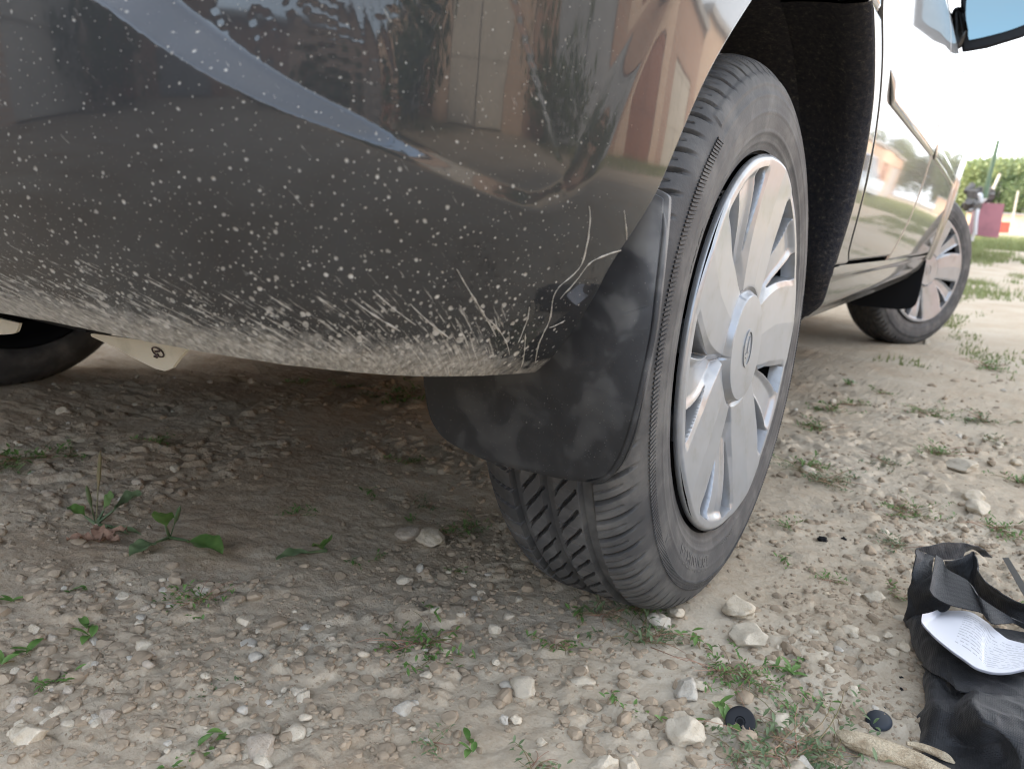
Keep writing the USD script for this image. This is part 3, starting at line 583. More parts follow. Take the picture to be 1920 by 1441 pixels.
# sill under the doors
zz = np.linspace(0, 1, 40); ys = np.linspace(0, 1, 160)
def sill():
    top = lambda y: np.where(y < .44, .358, .3595-.012*np.clip((y-.44)/1.5, 0, 1))
    Y0 = np.linspace(.40, 2.02, 200); Z = np.zeros((200, 40)); Y = np.zeros((200, 40))
    for j, t in enumerate(zz):
        z = .272+t*(top(Y0)-.272); Z[:, j] = z
        lo = np.interp(z[0], [.272, .283, .30, .359], [.41, .40, .385, .335]); Y[:, j] = lo+(Y0-.40)/(1.62)*(2.02-lo)
    X = side_x(Y, Z)-.004*np.clip((t-.9)/.1, 0, 1)
    X = X+.004*sstep((Z-.335)/.012)
    return np.stack([X, Y, Z], -1)
SP = sill(); under = SP[:, 0]+np.array([-.12, 0, -.006])
obj('sill', cat([grid(SP), grid(np.stack([under, SP[:, 0]])), grid(np.stack([SP[:, -1], SP[:, -1]-[.03, 0, 0]]))]), paint, car, smooth=40)
# front wing with its arch
def wing():
    zz = np.linspace(.33, .80, 120); rear = front_cut(zz)+G
    a = np.where(zz < .283+.368, 2.476-np.sqrt(np.maximum(.368**2-(zz-.283)**2, 0)), 2.476)
    t = np.linspace(0, 1, 40)[:, None]; Y = rear*(1-t)+a*t; Z = np.repeat(zz[None], 40, 0)
    X = side_x(Y, Z)+.010*sstep(1-(np.hypot(Y-2.476, Z-.283)-.368)/.05)
    A = np.stack([X, Y, Z], -1)
    lip = np.stack([A[-1], A[-1]-[.03, 0, 0]])
    zz2 = np.linspace(.652, .80, 20); Y2 = np.linspace(2.476, 3.2, 40)[:, None]+0*zz2; Z2 = np.repeat(zz2[None], 40, 0)
    B = np.stack([side_x(Y2, Z2)-.05*sstep((Y2-2.6)/.9), Y2, Z2], -1)
    zz3 = np.linspace(.30, .651, 30); y3 = 2.476+np.sqrt(np.maximum(.368**2-(zz3-.283)**2, 0)); t3 = np.linspace(0, 1, 20)[:, None]; Y3 = y3*(1-t3)+3.2*t3; Z3 = np.repeat(zz3[None], 20, 0)
    Cc = np.stack([side_x(Y3, Z3)-.05*sstep((Y3-2.6)/.9), Y3, Z3], -1)
    return cat([grid(A), grid(lip), grid(B), grid(Cc)])
obj('front_wing', wing(), paint, car, smooth=40)
# protective mouldings, body coloured
def moulding(y0, y1, za, zb):
    Y = np.linspace(y0, y1, 60)[:, None]; prof = [(-.001, 0), (.002, .0), (.0042, .003), (.0050, .009), (.0052, .024), (.0046, .030), (.002, .0345), (-.001, .0345)]
    tp = np.interp(Y, [y0, y0+.04], [.1, 1.0]); P = []
    for o, h in prof:
        z = np.interp(Y, [.33, 2.2], [za, zb])+.0345+(h-.0345)*np.interp(Y, [y0, y0+.045], [.08, 1.0]); P.append(np.concatenate([side_x(Y, z)+o*tp, Y, z], 1))
    P = np.stack(P, 1); capp = [np.repeat(P[k].mean(0)[None], len(prof), 0) for k in (0, -1)]
    return grid(np.concatenate([capp[0][None], P, capp[1][None]], 0))
obj('door_moulding', moulding(.335, 1.072, .576, .553), paint, car, smooth=35)
obj('door_moulding', moulding(1.088, 1.985, .576, .553), paint, car, smooth=35)
# liners, inner floor and the body core behind the skins
def liner(cy, r, x0, x1, ysign=1):
    a = np.linspace(-.05, np.pi-.085, 60); xs = np.linspace(x0, x1, 14)
    A, Xg = np.meshgrid(a, xs, indexing='ij'); rr = r+.006*meshkit.fbm(np.stack([A*9, Xg*40, A*0], -1), 3, 3)
    back = grid(np.stack([np.full((60, 8), x0), cy+np.linspace(0, r+.01, 8)[None]*np.cos(a)[:, None], .283+np.linspace(0, r+.01, 8)[None]*np.sin(a)[:, None]], -1))
    return cat([grid(np.stack([Xg, cy+rr*np.cos(A), .283+rr*np.sin(A)], -1)), back])
lz = np.array([.283, .30, .359, .444, .496, .556, .605, .644, .655]); ly = np.r_[arch_edge(lz[:-1]), .0]
zl = np.linspace(.283, .644, 70); ye = arch_edge(zl); xe = side_x(ye, zl)
lip = np.stack([np.stack([xe-a, ye-b, zl-b*.5], -1) for a, b in ((.0005, -.0005), (.002, .003), (.010, .007), (.028, .006), (.045, -.004), (.075, -.016), (.12, -.022))], 0)
obj('arch_lip', grid(lip), liner_m, car, smooth=40)
obj('arch_liner', liner(0, .378, -.30, -.045), liner_m, car, smooth=40)
obj('arch_liner', liner(2.476, .385, -.45, -.05), liner_m, car, smooth=40)
obj('arch_liner', flipx(liner(0, .375, -.30, -.02)), liner_m, car, smooth=40)
obj('arch_liner', flipx(liner(2.476, .385, -.45, -.05)), liner_m, car, smooth=40)
core = [box(-1.53, -.05, .40, 2.08, .30, .89), box(-1.27, -.31, -.52, 2.9, .31, .88), box(-1.53, -.05, -.36, .42, .67, .89), box(-1.51, -.07, 2.08, 3.0, .68, .80), box(-1.45, -.13, 2.86, 3.15, .34, .80), box(-1.43, -.15, -.50, -.385, .36, .62)]
obj('floor_pan', cat(core), black_dull, car)
# upper body
def loft(secs):
    return grid(np.stack([np.asarray(s, float) for s in secs]))
hull = trimesh.convex.convex_hull(np.array([(x, y, z) for x, y, z in ((.035, -.38, .90), (-1.61, -.38, .90), (-.16, -.50, .90), (-1.42, -.50, .90), (.0, 2.1, .90), (-1.58, 2.1, .90), (-.19, -.30, 1.46), (-1.39, -.30, 1.46), (-.17, .35, 1.50), (-1.41, .35, 1.50), (-.17, .95, 1.50), (-1.41, .95, 1.50), (-.22, -.42, 1.40), (-1.36, -.42, 1.40))]))
obj('roof', hull, paint, car, smooth=20)
def side_glass(y0, y1, t0, t1):
    q = []
    for y, z in ((y0, .93), (y1, .93), (y1-.25*(y1 > 1.5)-.0, 1.36), (y0+.08*(y0 < 0), 1.36)):
        k = (z-.90)/.56; q.append((.036-.205*k+.004, y, z))
    return np.array(q), np.array([[0, 1, 2], [0, 2, 3]])
for y0, y1 in ((-.25, .18), (.24, .98), (1.06, 1.72)):
    g = side_glass(y0, y1, 0, 0); obj('side_window', g, glass_dark, car); obj('side_window', flipx(g), glass_dark, car)
obj('windscreen', (np.array([(-.10, 2.04, .945), (-1.48, 2.04, .945), (-1.37, 1.06, 1.475), (-.21, 1.06, 1.475)])+[0, .0, .012], np.array([[0, 1, 2], [0, 2, 3]])), glass_dark, car)
obj('bonnet', trimesh.convex.convex_hull(np.array([(.01, 2.05, .90), (-1.59, 2.05, .90), (.0, 2.05, .79), (-1.58, 2.05, .79), (-.1, 3.15, .74), (-1.48, 3.15, .74), (-.12, 3.22, .60), (-1.46, 3.22, .60), (-.06, 2.9, .82), (-1.52, 2.9, .82)])), paint, car, smooth=20)
obj('front_bumper', trimesh.convex.convex_hull(np.array([(-.05, 2.86, .60), (-1.53, 2.86, .60), (-.08, 2.87, .26), (-1.50, 2.87, .26), (-.2, 3.25, .60), (-1.38, 3.25, .60), (-.22, 3.24, .24), (-1.36, 3.24, .24)])), paint, car, smooth=20)
obj('tailgate', trimesh.convex.convex_hull(np.array([(-.16, -.52, .62), (-1.42, -.52, .62), (-.16, -.50, .90), (-1.42, -.50, .90), (-.14, -.42, .62), (-1.44, -.42, .9)])), paint, car, smooth=20)
obj('tail_lamp', trimesh.convex.convex_hull(np.array([(.018, -.37, .66), (.020, -.37, .98), (-.10, -.485, .66), (-.12, -.47, .98), (-.05, -.35, .66), (-.05, -.35, .98)])), lamp_red, car, smooth=30)
obj('side_panel', cat([flipx(panel(lambda z: np.full_like(z, .42), lambda z: np.full_like(z, 2.0), .30, .90, 30, 30)), flipx(panel(lambda z: np.full_like(z, -.42), lambda z: np.full_like(z, .42), .66, .90, 20, 10)), flipx(wing())]), paint, car, smooth=40)
# rear mud flap
def flap_outline():
    pts = [at(1226, 352, 1, -.335), at(1256, 372, 1, -.332), at(1248, 470, 1, -.332), at(1232, 600, 1, -.334), at(1212, 705, 1, -.336), at(1190, 800, 1, -.34), at(1168, 860, 1, -.34), at(1140, 896, 1, -.34), at(1100, 909, 1, -.34), at(1020, 898, 1, -.34), at(920, 874, 1, -.34), at(855, 846, 1, -.34), at(820, 822, 1, -.34), at(798, 780, 1, -.34), at(789, 700, 1, -.34), at(785, 655, 1, -.34), at(960, 650, 1, -.34), at(1040, 600, 1, -.34), at(1100, 540, 1, -.34), at(1150, 470, 1, -.34), at(1190, 400, 1, -.34)]
    return [(p[0], p[2]) for p in pts]
def smooth_poly(p, n=260):
    p = np.array(p+[p[0]]); d = np.r_[0, np.cumsum(np.linalg.norm(np.diff(p, axis=0), axis=1))]
    t = np.linspace(0, d[-1], n, endpoint=False); return Polygon(np.stack([PchipInterpolator(d, p[:, k])(t) for k in (0, 1)], 1))
FLAP_HINGE = smooth_poly(flap_outline()).buffer(.002).buffer(-.002)
def flap_mesh(poly, y, th=.004, bevel=.003):
    layers = [(poly.buffer(-bevel), 0.0), (poly, bevel)]
    parts = []
    inner = poly.buffer(-.0042)
    V, F = trimesh.creation.triangulate_polygon(poly.buffer(-.0045).segmentize(.01), engine='earcut')
    front = np.stack([V[:, 0], np.full(len(V), y), V[:, 1]], 1)
    def ring(pg, yy, n=300):
        L = pg.exterior; c = np.array([L.interpolate(t, normalized=True).coords[0] for t in np.linspace(0, 1, n)]); return np.stack([c[:, 0], np.full(n, yy), c[:, 1]], 1)
    m = trimesh.creation.extrude_polygon(poly.buffer(-.003), th+.001); v = m.vertices
    body = (np.stack([v[:, 0], y+.0+v[:, 2], v[:, 1]], 1), m.faces)
    m2 = trimesh.creation.extrude_polygon(poly.difference(poly.buffer(-.0055)), th); v = m2.vertices
    rim = (np.stack([v[:, 0], y+.0022+v[:, 2], v[:, 1]], 1), m2.faces)
    return cat([body, rim])
def flap_curved(v):
    """the flap's outer edge turns towards the tyre, its foot hangs back a little"""
    w = v.copy(); w[:, 1] += .035*np.clip((v[:, 0]-.004)/.03, 0, 1.4)**2*.35 + .03*np.clip((.30-v[:, 2])/.09, 0, 1)**2*.25
    return w
fm = flap_mesh(FLAP_HINGE, -.340); tmp = trimesh.Trimesh(*fm, process=False).subdivide_to_size(.012, max_iter=12)
fl_edge = np.array([(p[0]-.0012, -.3395, p[2]) for p in (at(x_, y_, 1, -.335) for x_, y_ in ((1247, 400), (1246, 470), (1231, 600), (1211, 705), (1189, 800), (1166, 860), (1138, 894), (1100, 905)))])
fl_edge = np.stack([PchipInterpolator(np.arange(8), fl_edge[:, k])(np.linspace(0, 7, 50)) for k in range(3)], 1)
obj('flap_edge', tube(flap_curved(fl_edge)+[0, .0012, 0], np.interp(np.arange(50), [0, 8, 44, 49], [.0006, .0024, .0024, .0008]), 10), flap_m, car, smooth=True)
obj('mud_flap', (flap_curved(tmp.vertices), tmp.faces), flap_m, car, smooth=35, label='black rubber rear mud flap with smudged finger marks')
ff2 = [at(1772, 408, 0, -.01), at(1765, 470, 0, -.01), at(1757, 520, 0, -.01), at(1750, 560, 0, -.01), at(1735, 584, 0, -.015)]
fo = [(-.005, .42), (-.004, .33), (-.006, .25), (-.012, .19), (-.03, .172), (-.10, .165), (-.20, .165), (-.215, .19), (-.22, .36), (-.10, .40)]
m = trimesh.creation.extrude_polygon(smooth_poly(fo), .006); v = m.vertices
obj('mud_flap', (np.stack([v[:, 0], 2.035+v[:, 2]-.12*np.clip((.30-v[:, 1]), 0, 1)*.3, v[:, 1]], 1), m.faces), black_dull, car, smooth=35, label='front mud flap below the sill end')
# paper-white tag hanging under the bumper
tagp = [at(*q, 1, -.415) for q in ((172, 628), (350, 652), (335, 668), (322, 686), (308, 692), (292, 688), (250, 668), (215, 648))]
tp = Polygon([(p[0], p[2]) for p in tagp]).buffer(.0015).buffer(.0); m = trimesh.creation.extrude_polygon(tp, .003); v = m.vertices
obj('plastic_shield', (np.stack([v[:, 0], -.415+v[:, 2], v[:, 1]], 1), m.faces), cream_m, car, label='cream plastic corner piece with a dark printed oval sign below the bumper')
lg = [at(*q, 1, -.4158) for q in ((296, 660),)][0]
a = np.linspace(0, 2*np.pi, 40); ov = Polygon(np.stack([.0085*np.cos(a), .0038*np.sin(a)], 1)).difference(Polygon(np.stack([.0072*np.cos(a), .0027*np.sin(a)], 1)))
import shapely.affinity as aff
mk = shapely.union_all([aff.rotate(ov, -12), Polygon([(-.004, -.001), (.003, .0005), (.0025, .002), (-.004, .0008)]), Polygon([(-.006, -.005), (-.001, -.0055), (.001, -.002), (-.001, -.001), (-.002, -.0038), (-.0055, -.0035)])])
m = trimesh.util.concatenate([trimesh.creation.extrude_polygon(g_, .0006) for g_ in getattr(mk, 'geoms', [mk])]); v = m.vertices
obj('printed_sign', (np.stack([v[:, 0]+lg[0], lg[1]-.0004+v[:, 2], v[:, 1]+lg[2]], 1), m.faces), ink_m, car)
m = trimesh.creation.extrude_polygon(smooth_poly([tuple(at(*q, 1, -.415)[[0, 2]]) for q in ((-30, 590), (36, 606), (30, 622), (0, 627), (-30, 625))]), .003); v = m.vertices
obj('plastic_shield', (np.stack([v[:, 0], -.415+v[:, 2], v[:, 1]], 1), m.faces), cream_m, car)
# wing mirror
def hull_of(pts, r):
    ps = []
    for p in pts:
        s = trimesh.creation.icosphere(2, r); ps.append(s.vertices+np.asarray(p))
    return trimesh.convex.convex_hull(np.vstack(ps))
MY = 1.66
def mp(px, py, y=MY): return at(px, py, 1, y)
obj('mirror_arm', hull_of([mp(1786, 45), mp(1783, 70), mp(1796, 84), mp(1808, 62), mp(1810, 30), mp(1795, 22), mp(1797, 40, MY+.05), mp(1797, 60, MY+.05)], .012), paint, car, smooth=True)
hs = [mp(1809, 93), mp(1850, 86), mp(1915, 66), mp(1972, 36), mp(1985, -20), mp(1960, -80), mp(1820, -85), mp(1806, -20)]
hs2 = [p+np.array([.0, .075, 0])*1.0+(np.mean(hs, 0)-p)*.28 for p in hs]
obj('mirror_housing', hull_of(hs+hs2, .007), black_plastic, car, smooth=True)
gl = [mp(1817, 76, MY-.009), mp(1850, 69, MY-.009), mp(1915, 49, MY-.009), mp(1958, 24, MY-.009), mp(1968, -22, MY-.009), mp(1948, -66, MY-.009), mp(1828, -70, MY-.009), mp(1815, -20, MY-.009)]
gpl = smooth_poly([(p[0], p[2]) for p in gl], 120); m = trimesh.creation.extrude_polygon(gpl, .003); v = m.vertices
obj('mirror_glass', (np.stack([v[:, 0], MY-.0085-v[:, 2]+.02*(v[:, 0]-.1), v[:, 1]], 1), m.faces), mirror_m, car)

# ------------------------------------------------------------------ bag, papers and small things on the ground
def c7(x, y, h): return at(1620+x/6.4, 980+y/6.4, 2, h)
def c8(x, y, h): return at(1620+x/6.107, 1205+y/6.107, 2, h)
def sheet(rows, nu=60, nv=80, wr=.0015, seed=1):
    P = np.array(rows, float); a, b = P.shape[:2]
    kx, ky = min(3, a-1), min(3, b-1)
    us = np.r_[0, np.cumsum(np.linalg.norm(np.diff(P, axis=0), axis=2).mean(1))]; vs = np.r_[0, np.cumsum(np.linalg.norm(np.diff(P, axis=1), axis=2).mean(0))]
    tu, tv = np.linspace(0, us[-1], nu), np.linspace(0, vs[-1], nv); O = np.zeros((nu, nv, 3))
    for k in range(3):
        tmp = np.array([PchipInterpolator(vs, P[i, :, k])(tv) for i in range(a)])
        O[..., k] = np.array([PchipInterpolator(us, tmp[:, j])(tu) for j in range(nv)]).T
    n = np.cross(np.gradient(O, axis=0), np.gradient(O, axis=1)); n /= np.linalg.norm(n, axis=-1, keepdims=True)+1e-12
    w = wr*(meshkit.fbm(O*28, 4, seed)-.5)*2+wr*.5*(meshkit.fbm(O*90, 3, seed+5)-.5)
    w = w-wr*2.2*(np.abs(meshkit.fbm(O*np.array([30, 30, 30])+7, 3, seed+11)-.5)*4-.35)*(wr > .001)
    return O+n*w[..., None]
cloth_m = mat('black_nonwoven', {'g': ('geometry', {}), 'v': ('voronoi_texture', {'scale': 620.0, 'randomness': .25}), 'b': ('bump', {'strength': .7, 'distance': .0008}),
    'n': ('noise_texture', {'scale': 40.0, 'detail': 5.0}), 'r': ('rgb_ramp', {'ramp': [(.35, (.006, .006, .0065)), (.7, (.012, .012, .0135))]}),
    'p': ('principled_bsdf', {'roughness': .55, 'specular_ior_level': .38, 'sheen_weight': .05})},
    [('g.position', 'v.vector'), ('g.position', 'n.vector'), ('n.fac', 'r.fac'), ('r.color', 'p.base_color'), ('v.distance', 'b.height'), ('b.normal', 'p.normal')])
bag = thing('cloth_bag', 'crumpled black non-woven fabric bag lying open on the gravel at the right edge', 'bag')
TH = .0012
obj('back_rim', solid(sheet([[c7(820, 400, .062), c7(960, 447, .055), c7(1150, 415, .052), c7(1310, 320, .05), c7(1440, 400, .045)],
    [c7(640, 310, .075), c7(900, 248, .075), c7(1180, 240, .07), c7(1390, 292, .06), c7(1550, 420, .04)]], 24, 60), TH), cloth_m, bag, smooth=50)
obj('side_panel', solid(sheet([[c7(635, 308, .075), c7(578, 640, .055), c7(530, 800, .04), c7(530, 1000, .025), c7(485, 1170, .003)],
    [c7(740, 350, .07), c7(690, 640, .057), c7(680, 830, .047), c7(690, 1010, .03), c7(560, 1200, .01)],
    [c7(840, 400, .067), c7(800, 700, .060), c7(850, 880, .052), c7(1040, 995, .044), c7(740, 1060, .028)]], 40, 60), TH), cloth_m, bag, smooth=50)
obj('folded_strip', solid(sheet([[c7(860, 393, .070), c7(935, 440, .068), c7(1000, 555, .066), c7(1250, 700, .064), c7(1400, 900, .062), c7(1900, 1195, .056), c7(2400, 1400, .056)],
    [c7(785, 800, .062), c7(850, 890, .056), c7(1050, 990, .053), c7(1380, 1065, .054), c7(1540, 1205, .054), c7(1880, 1215, .052), c7(2400, 1440, .052)]], 24, 90, .001), TH), cloth_m, bag, smooth=50, label='folded grey-black band across the bag opening')
obj('back_panel', solid(sheet([[c7(960, 447, .055), c7(1150, 425, .054), c7(1310, 340, .054), c7(1368, 470, .054), c7(1368, 575, .054), c7(1600, 812, .05), c7(1920, 962, .045), c7(2400, 1150, .045)],
    [c7(975, 520, .04), c7(1140, 540, .038), c7(1290, 560, .038), c7(1350, 640, .036), c7(1400, 740, .036), c7(1610, 920, .035), c7(1920, 1060, .035), c7(2400, 1240, .035)],
    [c7(990, 640, .02), c7(1130, 720, .02), c7(1250, 780, .02), c7(1330, 880, .02), c7(1400, 980, .02), c7(1620, 1100, .02), c7(1920, 1270, .02), c7(2400, 1500, .02)]], 40, 90), TH), cloth_m, bag, smooth=50)
obj('front_panel', solid(sheet([[c7(480, 1165, .004), c7(640, 1080, .016), c7(900, 1040, .02), c7(1500, 1250, .02), c7(1950, 1330, .02), c7(2500, 1500, .02)],
    [c7(520, 1270, .006), c7(760, 1310, .03), c7(950, 1430, .036), c8(1100, 180, .038), c8(1832, 330, .038), c8(2450, 420, .038)],
    [c8(640, 200, .012), c8(800, 352, .028), c8(960, 432, .034), c8(1110, 547, .038), c8(1832, 625, .040), c8(2450, 760, .04)]], 60, 100), TH), cloth_m, bag, smooth=50)
obj('lower_panel', solid(sheet([[c8(655, 250, .006), c8(820, 330, .016), c8(1060, 480, .018), c8(1250, 520, .02), c8(1832, 600, .022), c8(2450, 700, .022)],
    [c8(690, 500, .008), c8(830, 520, .026), c8(1060, 640, .028), c8(1280, 625, .044), c8(1832, 730, .045), c8(2450, 850, .045)],
    [c8(690, 720, .004), c8(820, 760, .024), c8(1060, 800, .030), c8(1330, 780, .050), c8(1832, 950, .046), c8(2450, 1050, .045)],
    [c8(600, 860, .001), c8(760, 950, .014), c8(1050, 1000, .022), c8(1430, 950, .046), c8(1832, 1150, .042), c8(2450, 1250, .04)],
    [c8(610, 1150, .001), c8(760, 1200, .008), c8(1100, 1200, .012), c8(1540, 1150, .032), c8(1832, 1350, .036), c8(2450, 1450, .035)],
    [c8(600, 1600, .001), c8(800, 1600, .008), c8(1150, 1600, .012), c8(1540, 1600, .018), c8(1832, 1700, .02), c8(2450, 1700, .02)]], 110, 110, .002), TH), cloth_m, bag, smooth=50)
# printed sheets
prow = [[c7(960, 1000, .030), c7(970, 1030, .032), c7(1050, 1050, .038), c7(1300, 1075, .044), c7(1480, 1190, .044), c7(1600, 1300, .044), c7(1750, 1400, .043), c7(1950, 1450, .043), c7(2400, 1500, .043)],
        [c7(830, 1060, .040), c7(830, 1160, .042), c7(930, 1200, .044), c7(1230, 1290, .047), c7(1400, 1420, .048), c8(1400, 130, .048), c8(1600, 190, .048), c8(1850, 180, .047), c8(2300, 150, .047)],
        [c7(700, 1090, .056), c7(690, 1170, .054), c7(800, 1310, .054), c8(1100, 150, .054), c8(1300, 285, .053), c8(1430, 325, .052), c8(1600, 338, .051), c8(1850, 295, .05), c8(2300, 200, .05)]]
def paper_material():
    N = {'uv': ('uvmap', {'attribute': 'st'}), 'sx': ('separate_xyz', {}),
         'fr': ('math', {'math_type': 'multiply', 'value2': 17.0}), 'fc': ('math', {'math_type': 'fraction'}), 'fl': ('math', {'math_type': 'floor'}),
         'ls': ('math', {'math_type': 'less_than', 'value2': .26}), 'cb': ('combine_xyz', {}), 'u4': ('math', {'math_type': 'multiply', 'value2': 46.0}), 'f3': ('math', {'math_type': 'multiply', 'value2': 7.3}),
         'n': ('noise_texture', {'scale': 1.0, 'detail': 3.0, 'dimensions': '2D'}), 'gt': ('math', {'math_type': 'greater_than', 'value2': .46}),
         'mr1': ('math', {'math_type': 'greater_than', 'value2': .30}), 'mr2': ('math', {'math_type': 'less_than', 'value2': .93}), 'mr3': ('math', {'math_type': 'less_than', 'value2': .86}), 'mr4': ('math', {'math_type': 'greater_than', 'value2': .10}),
         'm1': ('math', {'math_type': 'multiply'}), 'm2': ('math', {'math_type': 'multiply'}), 'm3': ('math', {'math_type': 'multiply'}), 'm4': ('math', {'math_type': 'multiply'}), 'm5': ('math', {'math_type': 'multiply'}), 'm6': ('math', {'math_type': 'multiply', 'value2': .62}),
         'mx': ('mix_color', {'a': (.60, .60, .63), 'b': (.12, .12, .13)}), 'p': ('principled_bsdf', {'roughness': .6}), 't': ('translucent_bsdf', {'color': (.7, .7, .7)}), 'mc': ('mix_closure', {'fac': .15})}
    L = [('uv.UV', 'sx.vector'), ('sx.y', 'fr.value1'), ('fr.value', 'fc.value1'), ('fr.value', 'fl.value1'), ('fc.value', 'ls.value1'), ('sx.x', 'u4.value1'), ('fl.value', 'f3.value1'),
         ('u4.value', 'cb.x'), ('f3.value', 'cb.y'), ('cb.vector', 'n.vector'), ('n.fac', 'gt.value1'), ('sx.x', 'mr1.value1'), ('sx.x', 'mr2.value1'), ('sx.y', 'mr3.value1'), ('sx.y', 'mr4.value1'),
         ('ls.value', 'm1.value1'), ('gt.value', 'm1.value2'), ('m1.value', 'm2.value1'), ('mr1.value', 'm2.value2'), ('m2.value', 'm3.value1'), ('mr2.value', 'm3.value2'), ('m3.value', 'm4.value1'), ('mr3.value', 'm4.value2'), ('m4.value', 'm5.value1'), ('mr4.value', 'm5.value2'),
         ('m5.value', 'm6.value1'), ('m6.value', 'mx.fac'), ('mx.result', 'p.base_color'), ('p.BSDF', 'mc.closure1'), ('t.BSDF', 'mc.closure2')]
    return mat('printed_paper', N, L, surface='mc.closure')
paper_m = paper_material()
PS = sheet(prow, 50, 110, .0002, 3); U, V = np.meshgrid(np.linspace(0, 1, 50), np.linspace(0, 1, 110), indexing='ij')
for k in range(3):
    Q = PS-np.array([0, -.0006*k, .0014*k]); v, f = grid(Q)
    obj('paper_sheet', (v, f), paper_m, None, smooth=True, uv=np.stack([V.ravel(), U.ravel()], 1), label=('white printed instruction sheet curling out of the black bag', 'second white sheet just under the printed sheet in the bag', 'lowest white sheet of the three in the black bag')[k], cat='paper')
st = np.array([c7(1698+t*330, 418+t*560, .012+.05*math.sin(min(t, 1)*1.5)) for t in np.linspace(0, 1.3, 16)])
sd = np.array([.0032, .0, .0012])
obj('black_strap', solid(np.stack([st-sd, st+sd], 0), .0012), black_plastic, None, label='narrow black plastic strap sticking up behind the bag at the right edge', cat='strap')
# push pin
def oriented(mesh, zaxis, pos):
    z = np.asarray(zaxis, float); z /= np.linalg.norm(z); x = np.cross([0, 0, 1.0] if abs(z[2]) < .9 else [1.0, 0, 0], z); x /= np.linalg.norm(x); y = np.cross(z, x)
    return mesh.vertices@np.stack([x, y, z])+np.asarray(pos), mesh.faces
pp = at(1388, 1352, 2, .011); ax = np.array([.06, -.80, .60])
pin = thing('push_pin', 'black plastic trim push pin with a round flat head lying on the stones', 'fastener')
prof = np.array([(0, .0), (.0035, .0), (.0035, -.0012), (.0042, .0012), (.0095, .0016), (.0118, .0008), (.0122, -.0004), (.0115, -.0016), (.006, -.0024), (.0, -.0024)])
obj('head', oriented(trimesh.creation.revolve(prof[::-1], sections=48), ax, pp), black_plastic, pin, smooth=35)
prof = np.array([(0, -.002), (.0058, -.002), (.0058, -.006), (.0072, -.008), (.0060, -.011), (.0074, -.013), (.0062, -.016), (.0070, -.018), (.0045, -.022), (.0, -.022)])
obj('shaft', oriented(trimesh.creation.revolve(prof[::-1], sections=40), ax, pp), black_plastic, pin, smooth=35)
hexh = trimesh.creation.cylinder(radius=.0026, height=.001, sections=6); hexh.apply_translation((0, 0, .0006))
obj('drive_recess', oriented(hexh, ax, pp), black_dull, pin)
pc = at(1648, 1350, 2, .006)
prof = np.array([(0, .0042), (.005, .0040), (.0085, .0030), (.0102, .0012), (.0105, -.0002), (.0100, -.0014), (.0, -.0014)])
obj('plastic_cap', oriented(trimesh.creation.revolve(prof[::-1], sections=48), (-.05, -.30, .95), pc), navy_plastic, None, smooth=35, label='round dark blue-black plastic cap lying on sand between push pin and bag', cat='cap')
def scrap(px, py, w, seed, label):
    g = at(px, py, 2, 0.0); gz_ = float(ground_h(g[0], g[1])); g = at(px, py, 2, gz_+.003); s = w/FPX*float((g-CAM)@CF)/2
    v, f = rock(seed, 2, .7, .9); obj('rubber_scrap', (place_rock(v, (g[0], g[1], gz_), s, seed, .1), f), black_dull, None, smooth=30, label=label, cat='scrap')
scrap(1485, 1114, 17, 31, 'small torn black scrap on sand right of the rear wheel')
scrap(1543, 1012, 22, 32, 'largest of the black scraps near the wheel, far one')
scrap(1583, 1008, 12, 33, 'tiny black scrap right of the largest scrap')
scrap(1692, 1267, 13, 34, 'tiny dark scrap beside a pale stone left of the bag')
scrap(1692, 1287, 9, 35, 'tiniest dark scrap near the bag, below another')
scrap(1657, 1323, 11, 36, 'flat dark scrap just above the round plastic cap')
# weathered wood
def bar(path, rads, flat=.55, seed=0, refine=.003):
    ps = np.array(path); d = np.r_[0, np.cumsum(np.linalg.norm(np.diff(ps, axis=0), axis=1))]; t = np.linspace(0, d[-1], 70); c = np.stack([PchipInterpolator(d, ps[:, k])(t) for k in range(3)], 1); r = PchipInterpolator(d, rads)(t)
    tg = np.gradient(c, axis=0); tg /= np.linalg.norm(tg, axis=1, keepdims=True); side = np.cross([0, 0, 1.0], tg); side /= np.linalg.norm(side, axis=1, keepdims=True)
    an = np.linspace(0, 2*np.pi, 33); k = 1+.28*(meshkit.noise(np.stack([np.cos(an)[None]*3+0*t[:, None], np.sin(an)[None]*3+0*t[:, None], t[:, None]*30+0*an[None]], -1), seed)-.5)+.18*(meshkit.noise(np.stack([np.cos(an)[None]*9+0*t[:, None], np.sin(an)[None]*9+0*t[:, None], t[:, None]*22+0*an[None]], -1), seed+3)-.5)
    P = c[:, None]+(r[:, None]*k)[..., None]*(np.cos(an)[None, :, None]*side[:, None]+flat*np.sin(an)[None, :, None]*np.array([0, 0, 1.0]))
    P = np.concatenate([np.repeat(c[:1, None], 33, 1), P, np.repeat(c[-1:, None], 33, 1)], 0); return grid(P)
wood = thing('wood_splinter', 'split pale weathered wood stick at the bottom edge beside the black bag', 'wood')
wp = lambda x, y, h: at(x, y, 2, h)
obj('stick', bar([wp(1576, 1372, .008), wp(1600, 1386, .010), wp(1650, 1402, .011), wp(1700, 1418, .011), wp(1760, 1446, .010), wp(1840, 1490, .008)], [.0055, .0095, .0105, .0095, .0085, .004], .6, 5), wood_m, wood, smooth=50)
obj('splinter', bar([wp(1700, 1393, .013), wp(1735, 1402, .013), wp(1770, 1417, .012), wp(1790, 1430, .011)], [.002, .004, .0045, .001], .6, 8), wood_m, wood, smooth=50)

